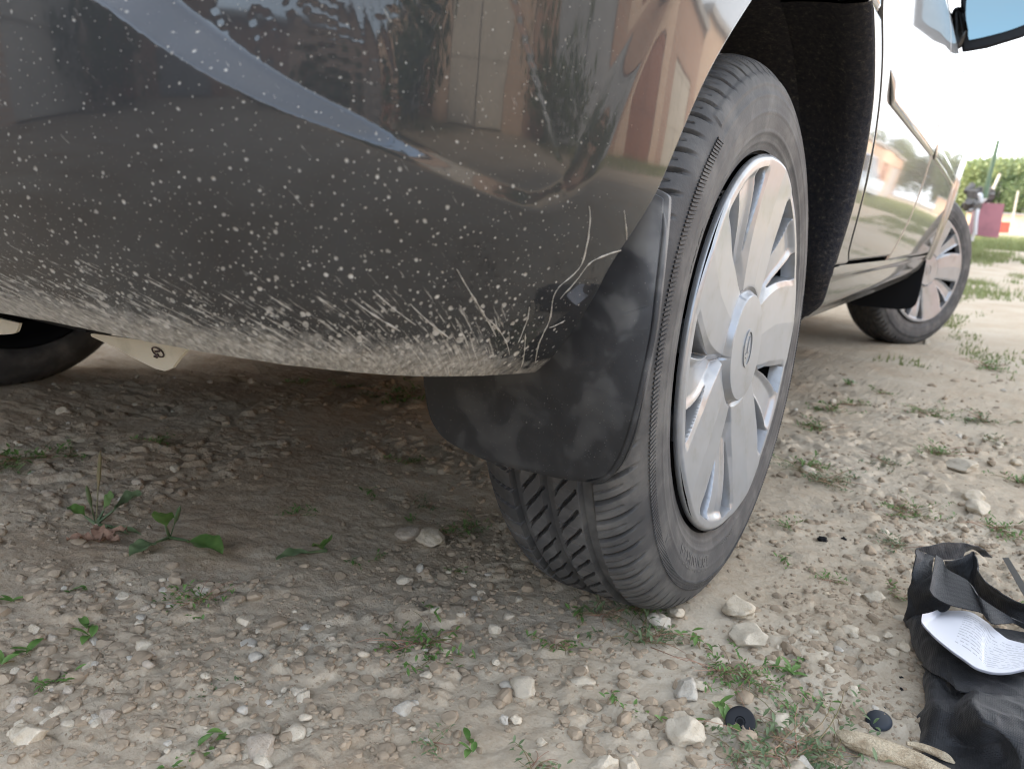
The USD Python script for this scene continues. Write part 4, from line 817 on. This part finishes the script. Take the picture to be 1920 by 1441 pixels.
# ------------------------------------------------------------------ plants
def leaf_mesh(base, tip_dir, length, width, up=.25, curl=.3, n=7, wave=0.0, seed=0):
    d = np.array(tip_dir, float); d[2] = 0; d /= np.linalg.norm(d)+1e-9; side = np.array([-d[1], d[0], 0]); t = np.linspace(0, 1, n)
    w = width*np.sin(np.pi*np.clip(t*.94+.06, 0, 1))**.75*np.interp(t, [0, .25, 1], [.35, 1, .9]); w[-1] = .0004
    zc = up*length*t-curl*length*t*t
    c = np.array(base)[None]+d[None]*(length*t*(1-.15*abs(up)))[:, None]+np.array([0, 0, 1.0])[None]*zc[:, None]
    r = np.random.default_rng(seed); wv = wave*width*np.sin(t*14+r.uniform(0, 6))
    L = c+side*w[:, None]*.5+np.array([0, 0, 1.0])*(w*.22+wv)[:, None]; Rr = c-side*w[:, None]*.5+np.array([0, 0, 1.0])*(w*.22-wv)[:, None]
    return grid(np.stack([L, c, Rr], 0))
def sprout(nst, size, seed, leafL=.011):
    r = np.random.default_rng(seed); leaves, stems = [], []
    for k in range(nst):
        a = r.uniform(0, 6.28); L = size*r.uniform(.4, 1.1); t = np.linspace(0, 1, 6)
        lift = r.uniform(.15, .75); base = np.array([r.normal(0, size*.15), r.normal(0, size*.15), 0])
        bend = r.normal(0, .5)
        pts = base+np.stack([np.cos(a+bend*t)*L*t, np.sin(a+bend*t)*L*t, lift*L*t-.25*L*t*t+.0005], 1); stems.append(tube(pts, np.linspace(.0006, .0003, 6), 4))
        for q in np.linspace(.2, 1, max(3, int(L/.005))):
            p = pts[0]+(pts[-1]-pts[0])*0+np.array([np.interp(q, t, pts[:, j]) for j in range(3)]); b = r.uniform(0, 6.28)
            leaves.append(leaf_mesh(p, (math.cos(b), math.sin(b), 0), leafL*r.uniform(.55, 1.15), leafL*.36*r.uniform(.8, 1.2), r.uniform(.2, 1.0), r.uniform(0, .5), 5))
    return cat(leaves), cat(stems)
def grass_tuft(n, h, seed):
    r = np.random.default_rng(seed); bl = []
    for k in range(n):
        a = r.uniform(0, 6.28); L = h*r.uniform(.5, 1.2); b = np.array([r.normal(0, h*.25), r.normal(0, h*.25), 0])
        bl.append(leaf_mesh(b, (math.cos(a), math.sin(a), 0), L, .0022, r.uniform(.4, 1.6), r.uniform(.2, .9), 5))
    return cat(bl)
weeds = {}
for kind, (nst, size, leafL) in {'a': (8, .030, .008), 'b': (15, .044, .0085), 'c': (4, .016, .010), 'd': (24, .060, .008), 'e': (2, .012, .014)}.items():
    weeds[kind] = sprout(nst, size, ord(kind), leafL)
def put_weed(px, py, kind, rot, label, scale=1.0, group=None, dusty=False, cat_='weed'):
    g = at(px, py, 2, 0.0); g = at(px, py, 2, float(ground_h(g[0], g[1]))); loc = (g[0], g[1], float(ground_h(g[0], g[1])))
    key = (kind, dusty)
    if key not in protos:
        t = thing('knotgrass', label, cat_, loc, rot, group=group); protos[key] = t
        lv, stm = weeds[kind]; obj('leaves', lv, leaf_dusty if dusty else leaf_green, t, smooth=True); obj('stems', stm, stem_m, t, smooth=True)
        if kind in 'abd': obj('dead_stems', sprout({'a': 4, 'b': 7, 'd': 12}[kind], {'a': .03, 'b': .05, 'd': .065}[kind], ord(kind)+40, .004)[1], dryleaf_m, t, smooth=True)
        return t
    return dup(protos[key], loc, rot, label, group, scale)
protos = {}
W = [(790, 1208, 'b', 'dense green knotgrass clump on bare sand left of the tyre foot', 1.1, 0), (745, 1213, 'a', 'left arm of the knotgrass clump on bare sand', 1.0, 0),
 (1040, 1212, 'a', 'knotgrass sprig curving to the right below the tyre', 1.1, 0), (1090, 1165, 'c', 'single upright sprout left of the weeds under the tyre', 1.4, 0), (1130, 1155, 'a', 'small weed between the upright sprout and the tyre', .9, 1),
 (1190, 1140, 'b', 'thick weed clump pressed against the foot of the rear tyre', 1.0, 0), (1205, 1195, 'b', 'sprawling weed just below the rounded grey stone', .9, 1), (1235, 1200, 'a', 'weed right of the rounded grey stone', 1.0, 1),
 (1320, 1215, 'c', 'bright two-leaf sprout above the grey-white rock', 1.5, 0), (1350, 1265, 'b', 'leafy weed growing right of the grey-white rock', .95, 0), (1400, 1270, 'b', 'taller leafy weed above the push pin', .85, 0), (1430, 1285, 'a', 'thin weed stalks just above the push pin head', .8, 0),
 (1470, 1262, 'e', 'pair of oval leaves standing alone above the small white stone', 1.5, 0), (1490, 1255, 'e', 'oval-leaved seedling right of another pair of leaves', 1.5, 0), (1500, 1335, 'a', 'ring-shaped weed right of the push pin', 1.0, 0), (1520, 1318, 'c', 'small sprout behind the ring-shaped weed', 1.2, 0),
 (1355, 1345, 'e', 'single green leaf touching the left of the push pin', 1.6, 0), (1480, 1420, 'd', 'broad pale knotgrass mat at the bottom edge left of the wood', .75, 1), (1530, 1405, 'b', 'pale weed between the knotgrass mat and the wood', 1.0, 1), (1380, 1425, 'b', 'weed at the bottom edge under the push pin', .8, 1),
 (1255, 1365, 'c', 'small green sprout at the left of the white chalky block', 1.4, 0), (1190, 1340, 'c', 'little sprout beside the lower stones left of the chalky block', 1.0, 0), (1160, 1325, 'c', 'tiny sprout above the squarish yellow rock', .9, 0),
 (880, 1400, 'e', 'lone green leaf near the bottom edge, centre', 1.2, 0), (815, 1395, 'a', 'thin weed left of the lone green leaf at the bottom', .8, 1), (1005, 1435, 'a', 'weed cut by the bottom edge, centre', 1.0, 1),
 (370, 1130, 'b', 'green creeping knotgrass patch left of centre on grey soil', 1.0, 0), (410, 1110, 'a', 'right end of the creeping patch on grey soil', .9, 0), (165, 1190, 'e', 'two-leaf seedling on bare soil far left', 1.8, 0), (145, 1110, 'e', 'little two-leaf seedling above the far-left seedling', 1.0, 0),
 (100, 1285, 'c', 'leafy sprout on a buried rock at the left', 1.3, 0), (75, 1300, 'c', 'low sprout left of the leafy one on the buried rock', 1.0, 0), (30, 1230, 'e', 'sprout beside a grey leaf at the left edge', 1.8, 0), (415, 1290, 'a', 'reddish creeping weed lower left of centre', .8, 1),
 (390, 1400, 'e', 'broad bright leaf at the lower left', 1.5, 0), (350, 1425, 'c', 'small sprout at the bottom left', 1.2, 0), (5, 1130, 'e', 'leaf at the very left edge', 1.2, 0),
 (25, 860, 'b', 'bright green weed at the left edge under the bumper', 1.8, 0), (90, 860, 'a', 'weed right of the bright green one under the bumper', 1.3, 0), (140, 855, 'a', 'upright weed in the shade behind the plantain', 1.4, 0), (290, 835, 'a', 'weed in shade further right under the bumper', 1.3, 0), (310, 840, 'c', 'small shaded sprout next to another under the bumper', 1.3, 0),
 (745, 745, 'b', 'dark weed clump left of the mud flap', 2.0, 0), (700, 740, 'a', 'dim weed further left of the mud flap', 1.6, 1), (645, 725, 'a', 'dim weed far left of the mud flap', 1.6, 0), (560, 720, 'a', 'dim weed under the middle of the bumper', 1.6, 0),
 (850, 1000, 'a', 'weed left of the tyre among brown stones', 1.1, 0), (880, 990, 'b', 'weed touching the left side of the tyre tread', .9, 0), (800, 950, 'a', 'weed under the mud flap corner', 1.1, 1), (760, 870, 'a', 'weed below the left edge of the mud flap', 1.3, 0), (700, 930, 'c', 'small weed in the shaded stones', 1.3, 0), (560, 965, 'a', 'small weed above a round leaf', 1.1, 0),
 (770, 975, 'c', 'sprout above the flat yellowish rock', 1.1, 0), (850, 1075, 'c', 'sprout on sand left of the tyre foot', .9, 0), (710, 1050, 'c', 'sprout near the shaded rocks', .9, 0), (670, 1060, 'c', 'tiny sprout in grey soil', .8, 0),
 (1545, 900, 'd', 'tangled weed beside the lower right of the rear tyre', 1.2, 1), (1510, 880, 'b', 'weed touching the right side of the rear tyre', 1.4, 0), (1530, 800, 'b', 'dark weed right of the rear wheel, upper one', 1.4, 0), (1560, 770, 'b', 'spreading weed right of the rear wheel above another', 1.5, 0), (1600, 760, 'a', 'flat weed right of the spreading weed', 1.6, 0),
 (1590, 720, 'c', 'small sprout in sand between the two wheels', 2.2, 0), (1650, 740, 'a', 'sprout on bare sand right of centre between the wheels', 1.6, 0), (1740, 780, 'd', 'wide creeping weed on the sand right of the wheels', 1.2, 0), (1845, 790, 'b', 'round weed near the right edge', 1.6, 1), (1850, 690, 'b', 'bright weed near the right edge, further away', 2.0, 0), (1870, 830, 'a', 'thin weed at the right edge above the flat slab', 1.5, 1),
 (1760, 850, 'b', 'weed in front of the flat white slab', 1.3, 0), (1700, 965, 'd', 'long-leaved weed between wheel and bag', .9, 0), (1660, 870, 'b', 'weed left of the flat white slab', 1.1, 1), (1865, 990, 'b', 'bushy weed behind the bag', 1.2, 0), (1910, 905, 'b', 'weed at the right edge above the bag', 1.2, 0), (1680, 1025, 'b', 'dusty grass weed behind the bag corner', .9, 1),
 (1475, 1060, 'c', 'small sprout right of the tyre foot', 1.1, 0), (1555, 1090, 'a', 'row of tiny sprouts on bare sand left of the bag', .9, 0), (1480, 990, 'a', 'sprout near the black scraps', 1.0, 0), (1695, 1120, 'a', 'green sprig hidden under the left side of the bag', 1.1, 0), (1910, 1140, 'a', 'yellow-green sprig behind the bag at the right edge', 1.2, 0)]
for n, (px, py, k, label, sc, du) in enumerate(W):
    put_weed(px, py, k, n*77 % 360, label, sc*.82, dusty=bool(du))
# broad-leaved plantains
def plantain(px, py, label, specs, spikes, seed):
    g = at(px, py, 2, 0.0); z = float(ground_h(g[0], g[1])); g = at(px, py, 2, z); t = thing('plantain', label, 'plant', (g[0], g[1], z))
    for n, (tx, ty, h, wd, dusty) in enumerate(specs):
        tip = at(tx, ty, 2, z+h)-g; L = float(np.hypot(tip[0], tip[1])); d = tip/np.linalg.norm(tip)
        st = np.linspace(0, .38, 6)[:, None]*np.array([tip[0], tip[1], 0])+np.stack([np.zeros(6), np.zeros(6), h*np.linspace(0, .45, 6)+.002], 1)
        lf = leaf_mesh(st[-1], (tip[0], tip[1], 0), L*.66, wd, up=.9*h/max(L, .01), curl=.1, n=14, wave=.06, seed=n+seed)
        obj('leaf', lf, leaf_dusty if dusty else leaf_green, t, smooth=True); obj('leaf_stalk', tube(st, np.linspace(.0022, .0012, 6), 6), leaf_dusty, t, smooth=True)
    for (tx, ty, h, dry) in spikes:
        tip = at(tx, ty, 2, z+h)-g; pts = np.linspace(0, 1, 12)[:, None]*tip; obj('seed_spike', tube(pts, np.interp(np.linspace(0, 1, 12), [0, .5, .6, .95, 1], [.0007, .0007, .0026, .0022, .0005]), 7), stem_m if dry else leaf_dusty, t, smooth=True)
plantain(180, 985, 'broad-leaved plantain with a brown seed spike under the bumper, left one', [(218, 928, .035, .030, 0), (268, 925, .035, .034, 1), (125, 950, .02, .020, 0), (262, 998, .005, .010, 1), (240, 1000, .003, .008, 1)], [(162, 910, .06, 0), (188, 845, .075, 1)], 1)
plantain(318, 1010, 'broad-leaved plantain with rounded leaves, right of the brown-spiked one', [(298, 965, .045, .026, 0), (415, 1030, .012, .034, 0), (245, 1038, .006, .026, 1)], [(338, 948, .045, 0)], 9)
plantain(612, 1035, 'single round plantain leaf on the ground in shade', [(600, 1022, .006, .035, 0), (520, 1045, .006, .02, 1)], [], 15)
dl = at(185, 1015, 2, .004); obj('dry_leaf', cat([leaf_mesh(dl, (math.cos(a), math.sin(a), 0), .035, .016, .5, .3, 7, .2, k) for k, a in enumerate((.2, 1.4, 2.6, 4.1))]), dryleaf_m, None, smooth=True, label='curled brown dead leaves beside the left plantain', cat='leaf')
# far grass
def blades(n, area, h, seed, mask):
    r = np.random.default_rng(seed); V, F = [], []
    x = r.uniform(area[0], area[1], n*4); y = r.uniform(area[2], area[3], n*4); k = mask(x, y) > r.random(n*4); x, y = x[k][:n], y[k][:n]; n = len(x)
    z = ground_h(x, y)-.004; a = r.uniform(0, 6.28, n); L = h*r.uniform(.4, 1.2, n); w = .0035+.003*y/8
    lx, ly = r.normal(0, .35, n)*L, r.normal(0, .35, n)*L
    b0 = np.stack([x-np.cos(a)*w, y-np.sin(a)*w, z], 1); b1 = np.stack([x+np.cos(a)*w, y+np.sin(a)*w, z], 1); mid0 = b0*.6+b1*.4+np.stack([lx*.35, ly*.35, L*.6], 1); mid1 = b0*.4+b1*.6+np.stack([lx*.35, ly*.35, L*.6], 1); tip = np.stack([x+lx, y+ly, z+L], 1)
    V = np.stack([b0, b1, mid1, mid0, tip], 1).reshape(-1, 3); i = np.arange(n)[:, None]*5
    F = np.concatenate([i+[0, 1, 2], i+[0, 2, 3], i+[3, 2, 4]], 0); return V, F
def gm(lo, hi, sc, seed, yedge):
    return lambda x, y: np.where(y > yedge, sstep((meshkit.fbm(np.stack([x*sc, y*sc*.45, 0*x], -1), 3, seed)-lo)/(hi-lo)), 0)
obj('grass', blades(16000, (-.6, 1.6, 5.5, 22), .07, 5, gm(.44, .72, 1.6, 4, 5.5)), grass_m, None, smooth=True, label='patchy short grass on the track beyond the front wheel', cat='grass', kind='stuff')
obj('grass', blades(3200, (-.1, .9, 1.9, 5.5), .026, 6, gm(.56, .80, 3.6, 8, 1.9)), grass_m, None, smooth=True, label='sparse low grass tufts in the sand beside the front wheel', cat='grass', kind='stuff')
obj('grass', blades(30000, (-4, 8, 15, 34), .30, 7, gm(.40, .55, .35, 12, 15)), grass_m, None, smooth=True, label='taller green grass bank in front of the far wall', cat='grass', kind='stuff')
obj('grass', blades(26000, (4.2, 6.6, -12, 46), .22, 8, gm(.3, .45, .6, 14, -30)), grass_m, None, smooth=True, label='grass verge along the garage row mirrored in the car', cat='grass', kind='stuff')

# ------------------------------------------------------------------ far things
def make_tree(name, h, spread, seed, label, catg, loc, m_, group, leaves=1500, leafs=.22):
    r = np.random.default_rng(seed); t = thing(name, label, catg, loc, group=group)
    obj('trunk', tube([(0, 0, -.3), (.05, .02, h*.3), (.0, .1, h*.65), (.1, .05, h*.92)], [h*.022, h*.017, h*.011, h*.004], 8), bark_m, t, smooth=True)
    lobes = [(r.normal(0, spread*.38), r.normal(0, spread*.38), h*r.uniform(.32, .93), spread*r.uniform(.22, .42)) for _ in range(15)]
    V, F = [], []
    for k in range(leaves):
        lx, ly, lz, lr = lobes[r.integers(len(lobes))]; d = r.normal(size=3); d /= np.linalg.norm(d); p = np.array([lx, ly, lz])+d*lr*r.uniform(.3, 1)**.5*np.array([1, 1, 1.25])
        a, b = r.normal(size=3), r.normal(size=3); a /= np.linalg.norm(a); b -= a*(a@b); b /= np.linalg.norm(b); s = leafs*r.uniform(.6, 1.4)
        V += [p-a*s, p+b*s*.6, p+a*s, p-b*s*.6]; F += [[4*k, 4*k+1, 4*k+2], [4*k, 4*k+2, 4*k+3]]
    obj('crown', (np.array(V), np.array(F)), m_, t)
    return t
tA = make_tree('leafy_tree', 8.5, 5.0, 1, 'pale green birch-like tree in the far tree line', 'tree', (-2.6, 112, ground_h(-2.6, 112)), crown_m, 'pale trees in the far tree line', 2600, .24)
tB = make_tree('leafy_tree', 7.5, 4.6, 2, 'darker green tree in the far tree line', 'tree', (.9, 108, ground_h(.9, 108)), crown_d, 'darker trees in the far tree line', 2600, .24)
for n, (x, y, s, k) in enumerate([(-6, 114, 1.0, 0), (-4.3, 122, 1.1, 1), (-.6, 118, .95, 0), (2.6, 113, .85, 0), (4.6, 118, 1.0, 1), (-9, 118, 1.05, 1), (7.5, 116, .9, 0), (-1.6, 104, .72, 1), (1.8, 101, .68, 1), (11, 120, 1, 1), (15, 118, 1, 0), (-13, 120, 1, 0), (-1.5, 126, 1.15, 0), (1.2, 124, 1.1, 0), (3.4, 122, 1.05, 1), (-3.6, 108, .9, 0), (.2, 112, .95, 0), (5.8, 124, 1.1, 0)]):
    dup((tA, tB)[k], (x, y, float(ground_h(x, y))), n*61, None, None, s)
for n in range(20):
    y = -24+n*6.0+(n*37 % 5)*.5; x = 17+(n*53 % 7)*.6
    dup((tA, tB)[n % 2], (x, y, float(ground_h(x, y))), n*83, ('pale green tree behind the garage row', 'dark green tree behind the garage row')[n % 2], ('pale trees behind the garages', 'dark trees behind the garages')[n % 2], .62+.05*(n % 4))
bA = make_tree('bush', 1.5, 1.7, 5, 'rounded green bush by the garage row behind the camera', 'bush', (3.6, -3.4, 0), crown_d, 'bushes by the garages', 1500, .07)
for x, y, s in ((4.6, -5.5, 1.2), (1.6, -7.8, .9), (-3.5, -7.6, 1.1), (5.3, 1.0, .7)): dup(bA, (x, y, float(ground_h(x, y))), x*90, None, None, s)
def garage(name, loc, rotz, wall, gate, w, h, label, group):
    t = thing(name, label, 'garage', loc, rotz, group=group)      # local: front faces -y, x to the right
    gw, gh = 2.5, 2.05
    wl = cat([box(-w/2, -gw/2, 0, 6, -.4, h), box(gw/2, w/2, 0, 6, -.4, h), box(-gw/2, gw/2, 0.002, 6, gh, h-.003), box(-gw/2+.002, gw/2-.002, .6, 5.9, -.35, gh+.02)])
    obj('wall', wl, wall, t); obj('roof', box(-w/2-.03, w/2+.03, -.18, 6.1, h, h+.12), slate_m, t)
    for s in (-1, 1):
        obj('gate_leaf', cat([box(s*gw/4-gw/4+.02, s*gw/4+gw/4-.02, .05, .10, .03, gh-.03)]+[box(s*gw/4-gw/4+.02, s*gw/4+gw/4-.02, .03, .052, z0, z0+.06) for z0 in (.05, 1.0, gh-.12)]), gate, t)
    return t
gl_ = 'brick garage with double metal gate in the row mirrored in the car side'
gp = {}
for n in range(17):
    y = -14+n*4.1; x = 6.8; gk = [0, 1, 0, 2, 0, 1, 2][n % 7]; wk = n % 2
    key = (gk, wk)
    if key not in gp: gp[key] = garage('brick_garage', (x, y, float(ground_h(x, y))), -90, (brick_m, brick_p)[wk], gate_ms[gk], 4.08, 2.75+.12*(n % 3), gl_, 'garages mirrored in the car side')
    else: dup(gp[key], (x, y, float(ground_h(x, y))), -90)
for n in range(9):  # added unseen row, set here to keep side light from under the car
    y = -14.2+n*4.1
    dup(list(gp.values())[n % len(gp)], (-3.8, y, float(ground_h(-3.8, y))), 90, 'added brick garage in an unseen row blocking light left of the car', 'added unseen garages blocking light left of the car')
for n in range(6):
    x = -1.9+n*4.1; y = -12.5
    dup(list(gp.values())[n % len(gp)], (x, y, float(ground_h(x, y))), 180, 'brick garage in the row behind the camera', 'garages behind the camera')
def wz(x, y): return float(ground_h(x, y))
wy = 84.0
peach_m = rough_mat('peach_plaster', (.50, .33, .22), (.60, .42, .30), scale=1.5, rough=.9, bump=.1)
gar = thing('far_garage', 'peach-walled garage with a red gate far off at the right edge', 'garage', (0, wy, wz(0, wy)))
obj('wall', cat([box(-3.5, -1.0, 0, 6, -.5, 1.62), box(.2, 5.0, 0, 6, -.5, 1.62), box(-1.0, .2, .003, 6, .95, 1.617)]), peach_m, gar)
obj('gate', box(-.99, .19, .06, .12, -.2, .93), gate_ms[4], gar); obj('roof', box(-3.6, 5.1, -.2, 6.2, 1.62, 1.76), slate_m, gar)
post_m = rough_mat('weathered_post', (.30, .27, .22), (.44, .40, .34), scale=8, rough=.9, bump=.2)
bx, bt = at(1901, 398, 1, 70.0), at(1909, 358, 1, 70.0)
def square_post(p0, p1, r): return trimesh.convex.convex_hull(np.vstack([np.asarray(p0)+[[a*r, b*r, 0] for a in (-1, 1) for b in (-1, 1)], np.asarray(p1)+[[a*r*.9, b*r*.9, 0] for a in (-1, 1) for b in (-1, 1)]]))
obj('fence_post', square_post((bx[0], 70, wz(bx[0], 70)-.3), (bt[0], 70, bt[2]), .085), post_m, None, label='pale weathered post standing against the far trees at the right edge', cat='post')
p0, p1 = at(1856, 368, 1, 60.0), at(1875, 326, 1, 60.0); p00 = p0+(p0-p1)*1.6
obj('leaning_pole', tube([p00, p0, p1], [.11, .10, .085], 8), post_m, None, smooth=True, label='thin pale pole leaning to the right before the far trees', cat='pole')
# walk-behind tractor with a red box and a tall rod
TY = 12.0
def tq(px, py, dy=0.0): return at(px, py, 1, TY+dy)
red_m = rough_mat('crimson_sheet', (.23, .10, .115), (.31, .13, .145), scale=5, rough=.5, bump=.05)
eng_m = rough_mat('greasy_metal', (.02, .02, .02), (.11, .10, .09), scale=18, rough=.5, bump=.4, dist=.01)
steel_m = mat('pale_steel', {'p': ('principled_bsdf', {'base_color': (.5, .5, .5), 'metallic': .6, 'roughness': .4})})
trac = thing('walking_tractor', 'crimson sheet-metal cart with a dark greasy engine, parked far beyond the front wheel', 'tractor')
q = [tq(1842, 380), tq(1884, 382), tq(1872, 446), tq(1826, 440)]; g0 = wz(-.1, TY)
pts = []
for p in q: pts += [p, p+np.array([-.12, .75, 0])]
obj('box_body', trimesh.convex.convex_hull(np.array(pts)), red_m, trac)
er = np.random.default_rng(4); es = []
for k in range(26):
    c = tq(er.uniform(1812, 1858), er.uniform(352, 392), er.uniform(0, .5)); s = er.uniform(.03, .09); b = trimesh.creation.box(extents=er.uniform(.5, 1.6, 3)*s) if k % 2 else trimesh.creation.cylinder(radius=s*.6, height=s*2, sections=14)
    b.apply_transform(trimesh.transformations.random_rotation_matrix(er.random(3))); b.apply_translation(c); es.append(b)
obj('engine', cat(es), eng_m, trac)
obj('tank', hull_of([tq(1838, 366), tq(1846, 372), tq(1840, 378)], .035), steel_m, trac, smooth=True)
obj('frame_tube', cat([tube([tq(1818, 395), tq(1832, 388), tq(1828, 440)], [.03]*3, 8), tube([tq(1836, 385), tq(1828, 430), tq(1822, 452)], [.02]*3, 8)]), steel_m, trac, smooth=True)
wl = trimesh.creation.torus(.20, .075, major_sections=28, minor_sections=12); wl.apply_transform(trimesh.transformations.rotation_matrix(np.pi/2, [0, 1, 0]))
for xx in (-.45,):
    w2 = wl.copy(); w2.apply_translation((xx, TY+.35, g0+.26)); obj('tyre', w2, rubber, trac, smooth=True)
obj('tall_rod', tube([tq(1846, 372), tq(1852, 342), tq(1862, 302), tq(1872, 263)], [.040, .034, .030, .022], 8), rough_mat('green_rod', (.05, .09, .05), (.09, .13, .08), rough=.6), trac, smooth=True)
# pale blue car mirrored in the door
c2 = thing('pale_blue_car', 'pale blue saloon parked by the garages, seen only mirrored in the door', 'car', (4.4, 24, wz(4.4, 24)))
pb = mat('pale_blue_paint', {'p': ('principled_bsdf', {'base_color': (.34, .42, .52), 'roughness': .35, 'coat_weight': 1.0})})
obj('body', trimesh.convex.convex_hull(np.array([(x, y, z) for x in (-.82, .82) for y, z in ((-2, .35), (2, .35), (-2.05, .62), (2.05, .62), (-1.9, .86), (1.9, .80))])), pb, c2, smooth=20)
obj('cabin', trimesh.convex.convex_hull(np.array([(x*k, y, z) for x in (-.78, .78) for y, z, k in ((-1.3, .84, 1), (1.0, .82, 1), (-.75, 1.38, .8), (.35, 1.38, .8))])), glass_dark, c2, smooth=20)
obj('roof', trimesh.convex.convex_hull(np.array([(x*k, y, z) for x in (-.66, .66) for y, z, k in ((-.78, 1.36, 1), (.38, 1.36, 1), (-.6, 1.43, .9), (.2, 1.43, .9))])), pb, c2, smooth=20)
for x in (-.70, .70):
    for y in (-1.25, 1.25):
        w3 = trimesh.creation.cylinder(radius=.29, height=.18, sections=28); w3.apply_transform(trimesh.transformations.rotation_matrix(np.pi/2, [0, 1, 0])); w3.apply_translation((x, y, .29)); obj('wheel', w3, rubber, c2, smooth=40)
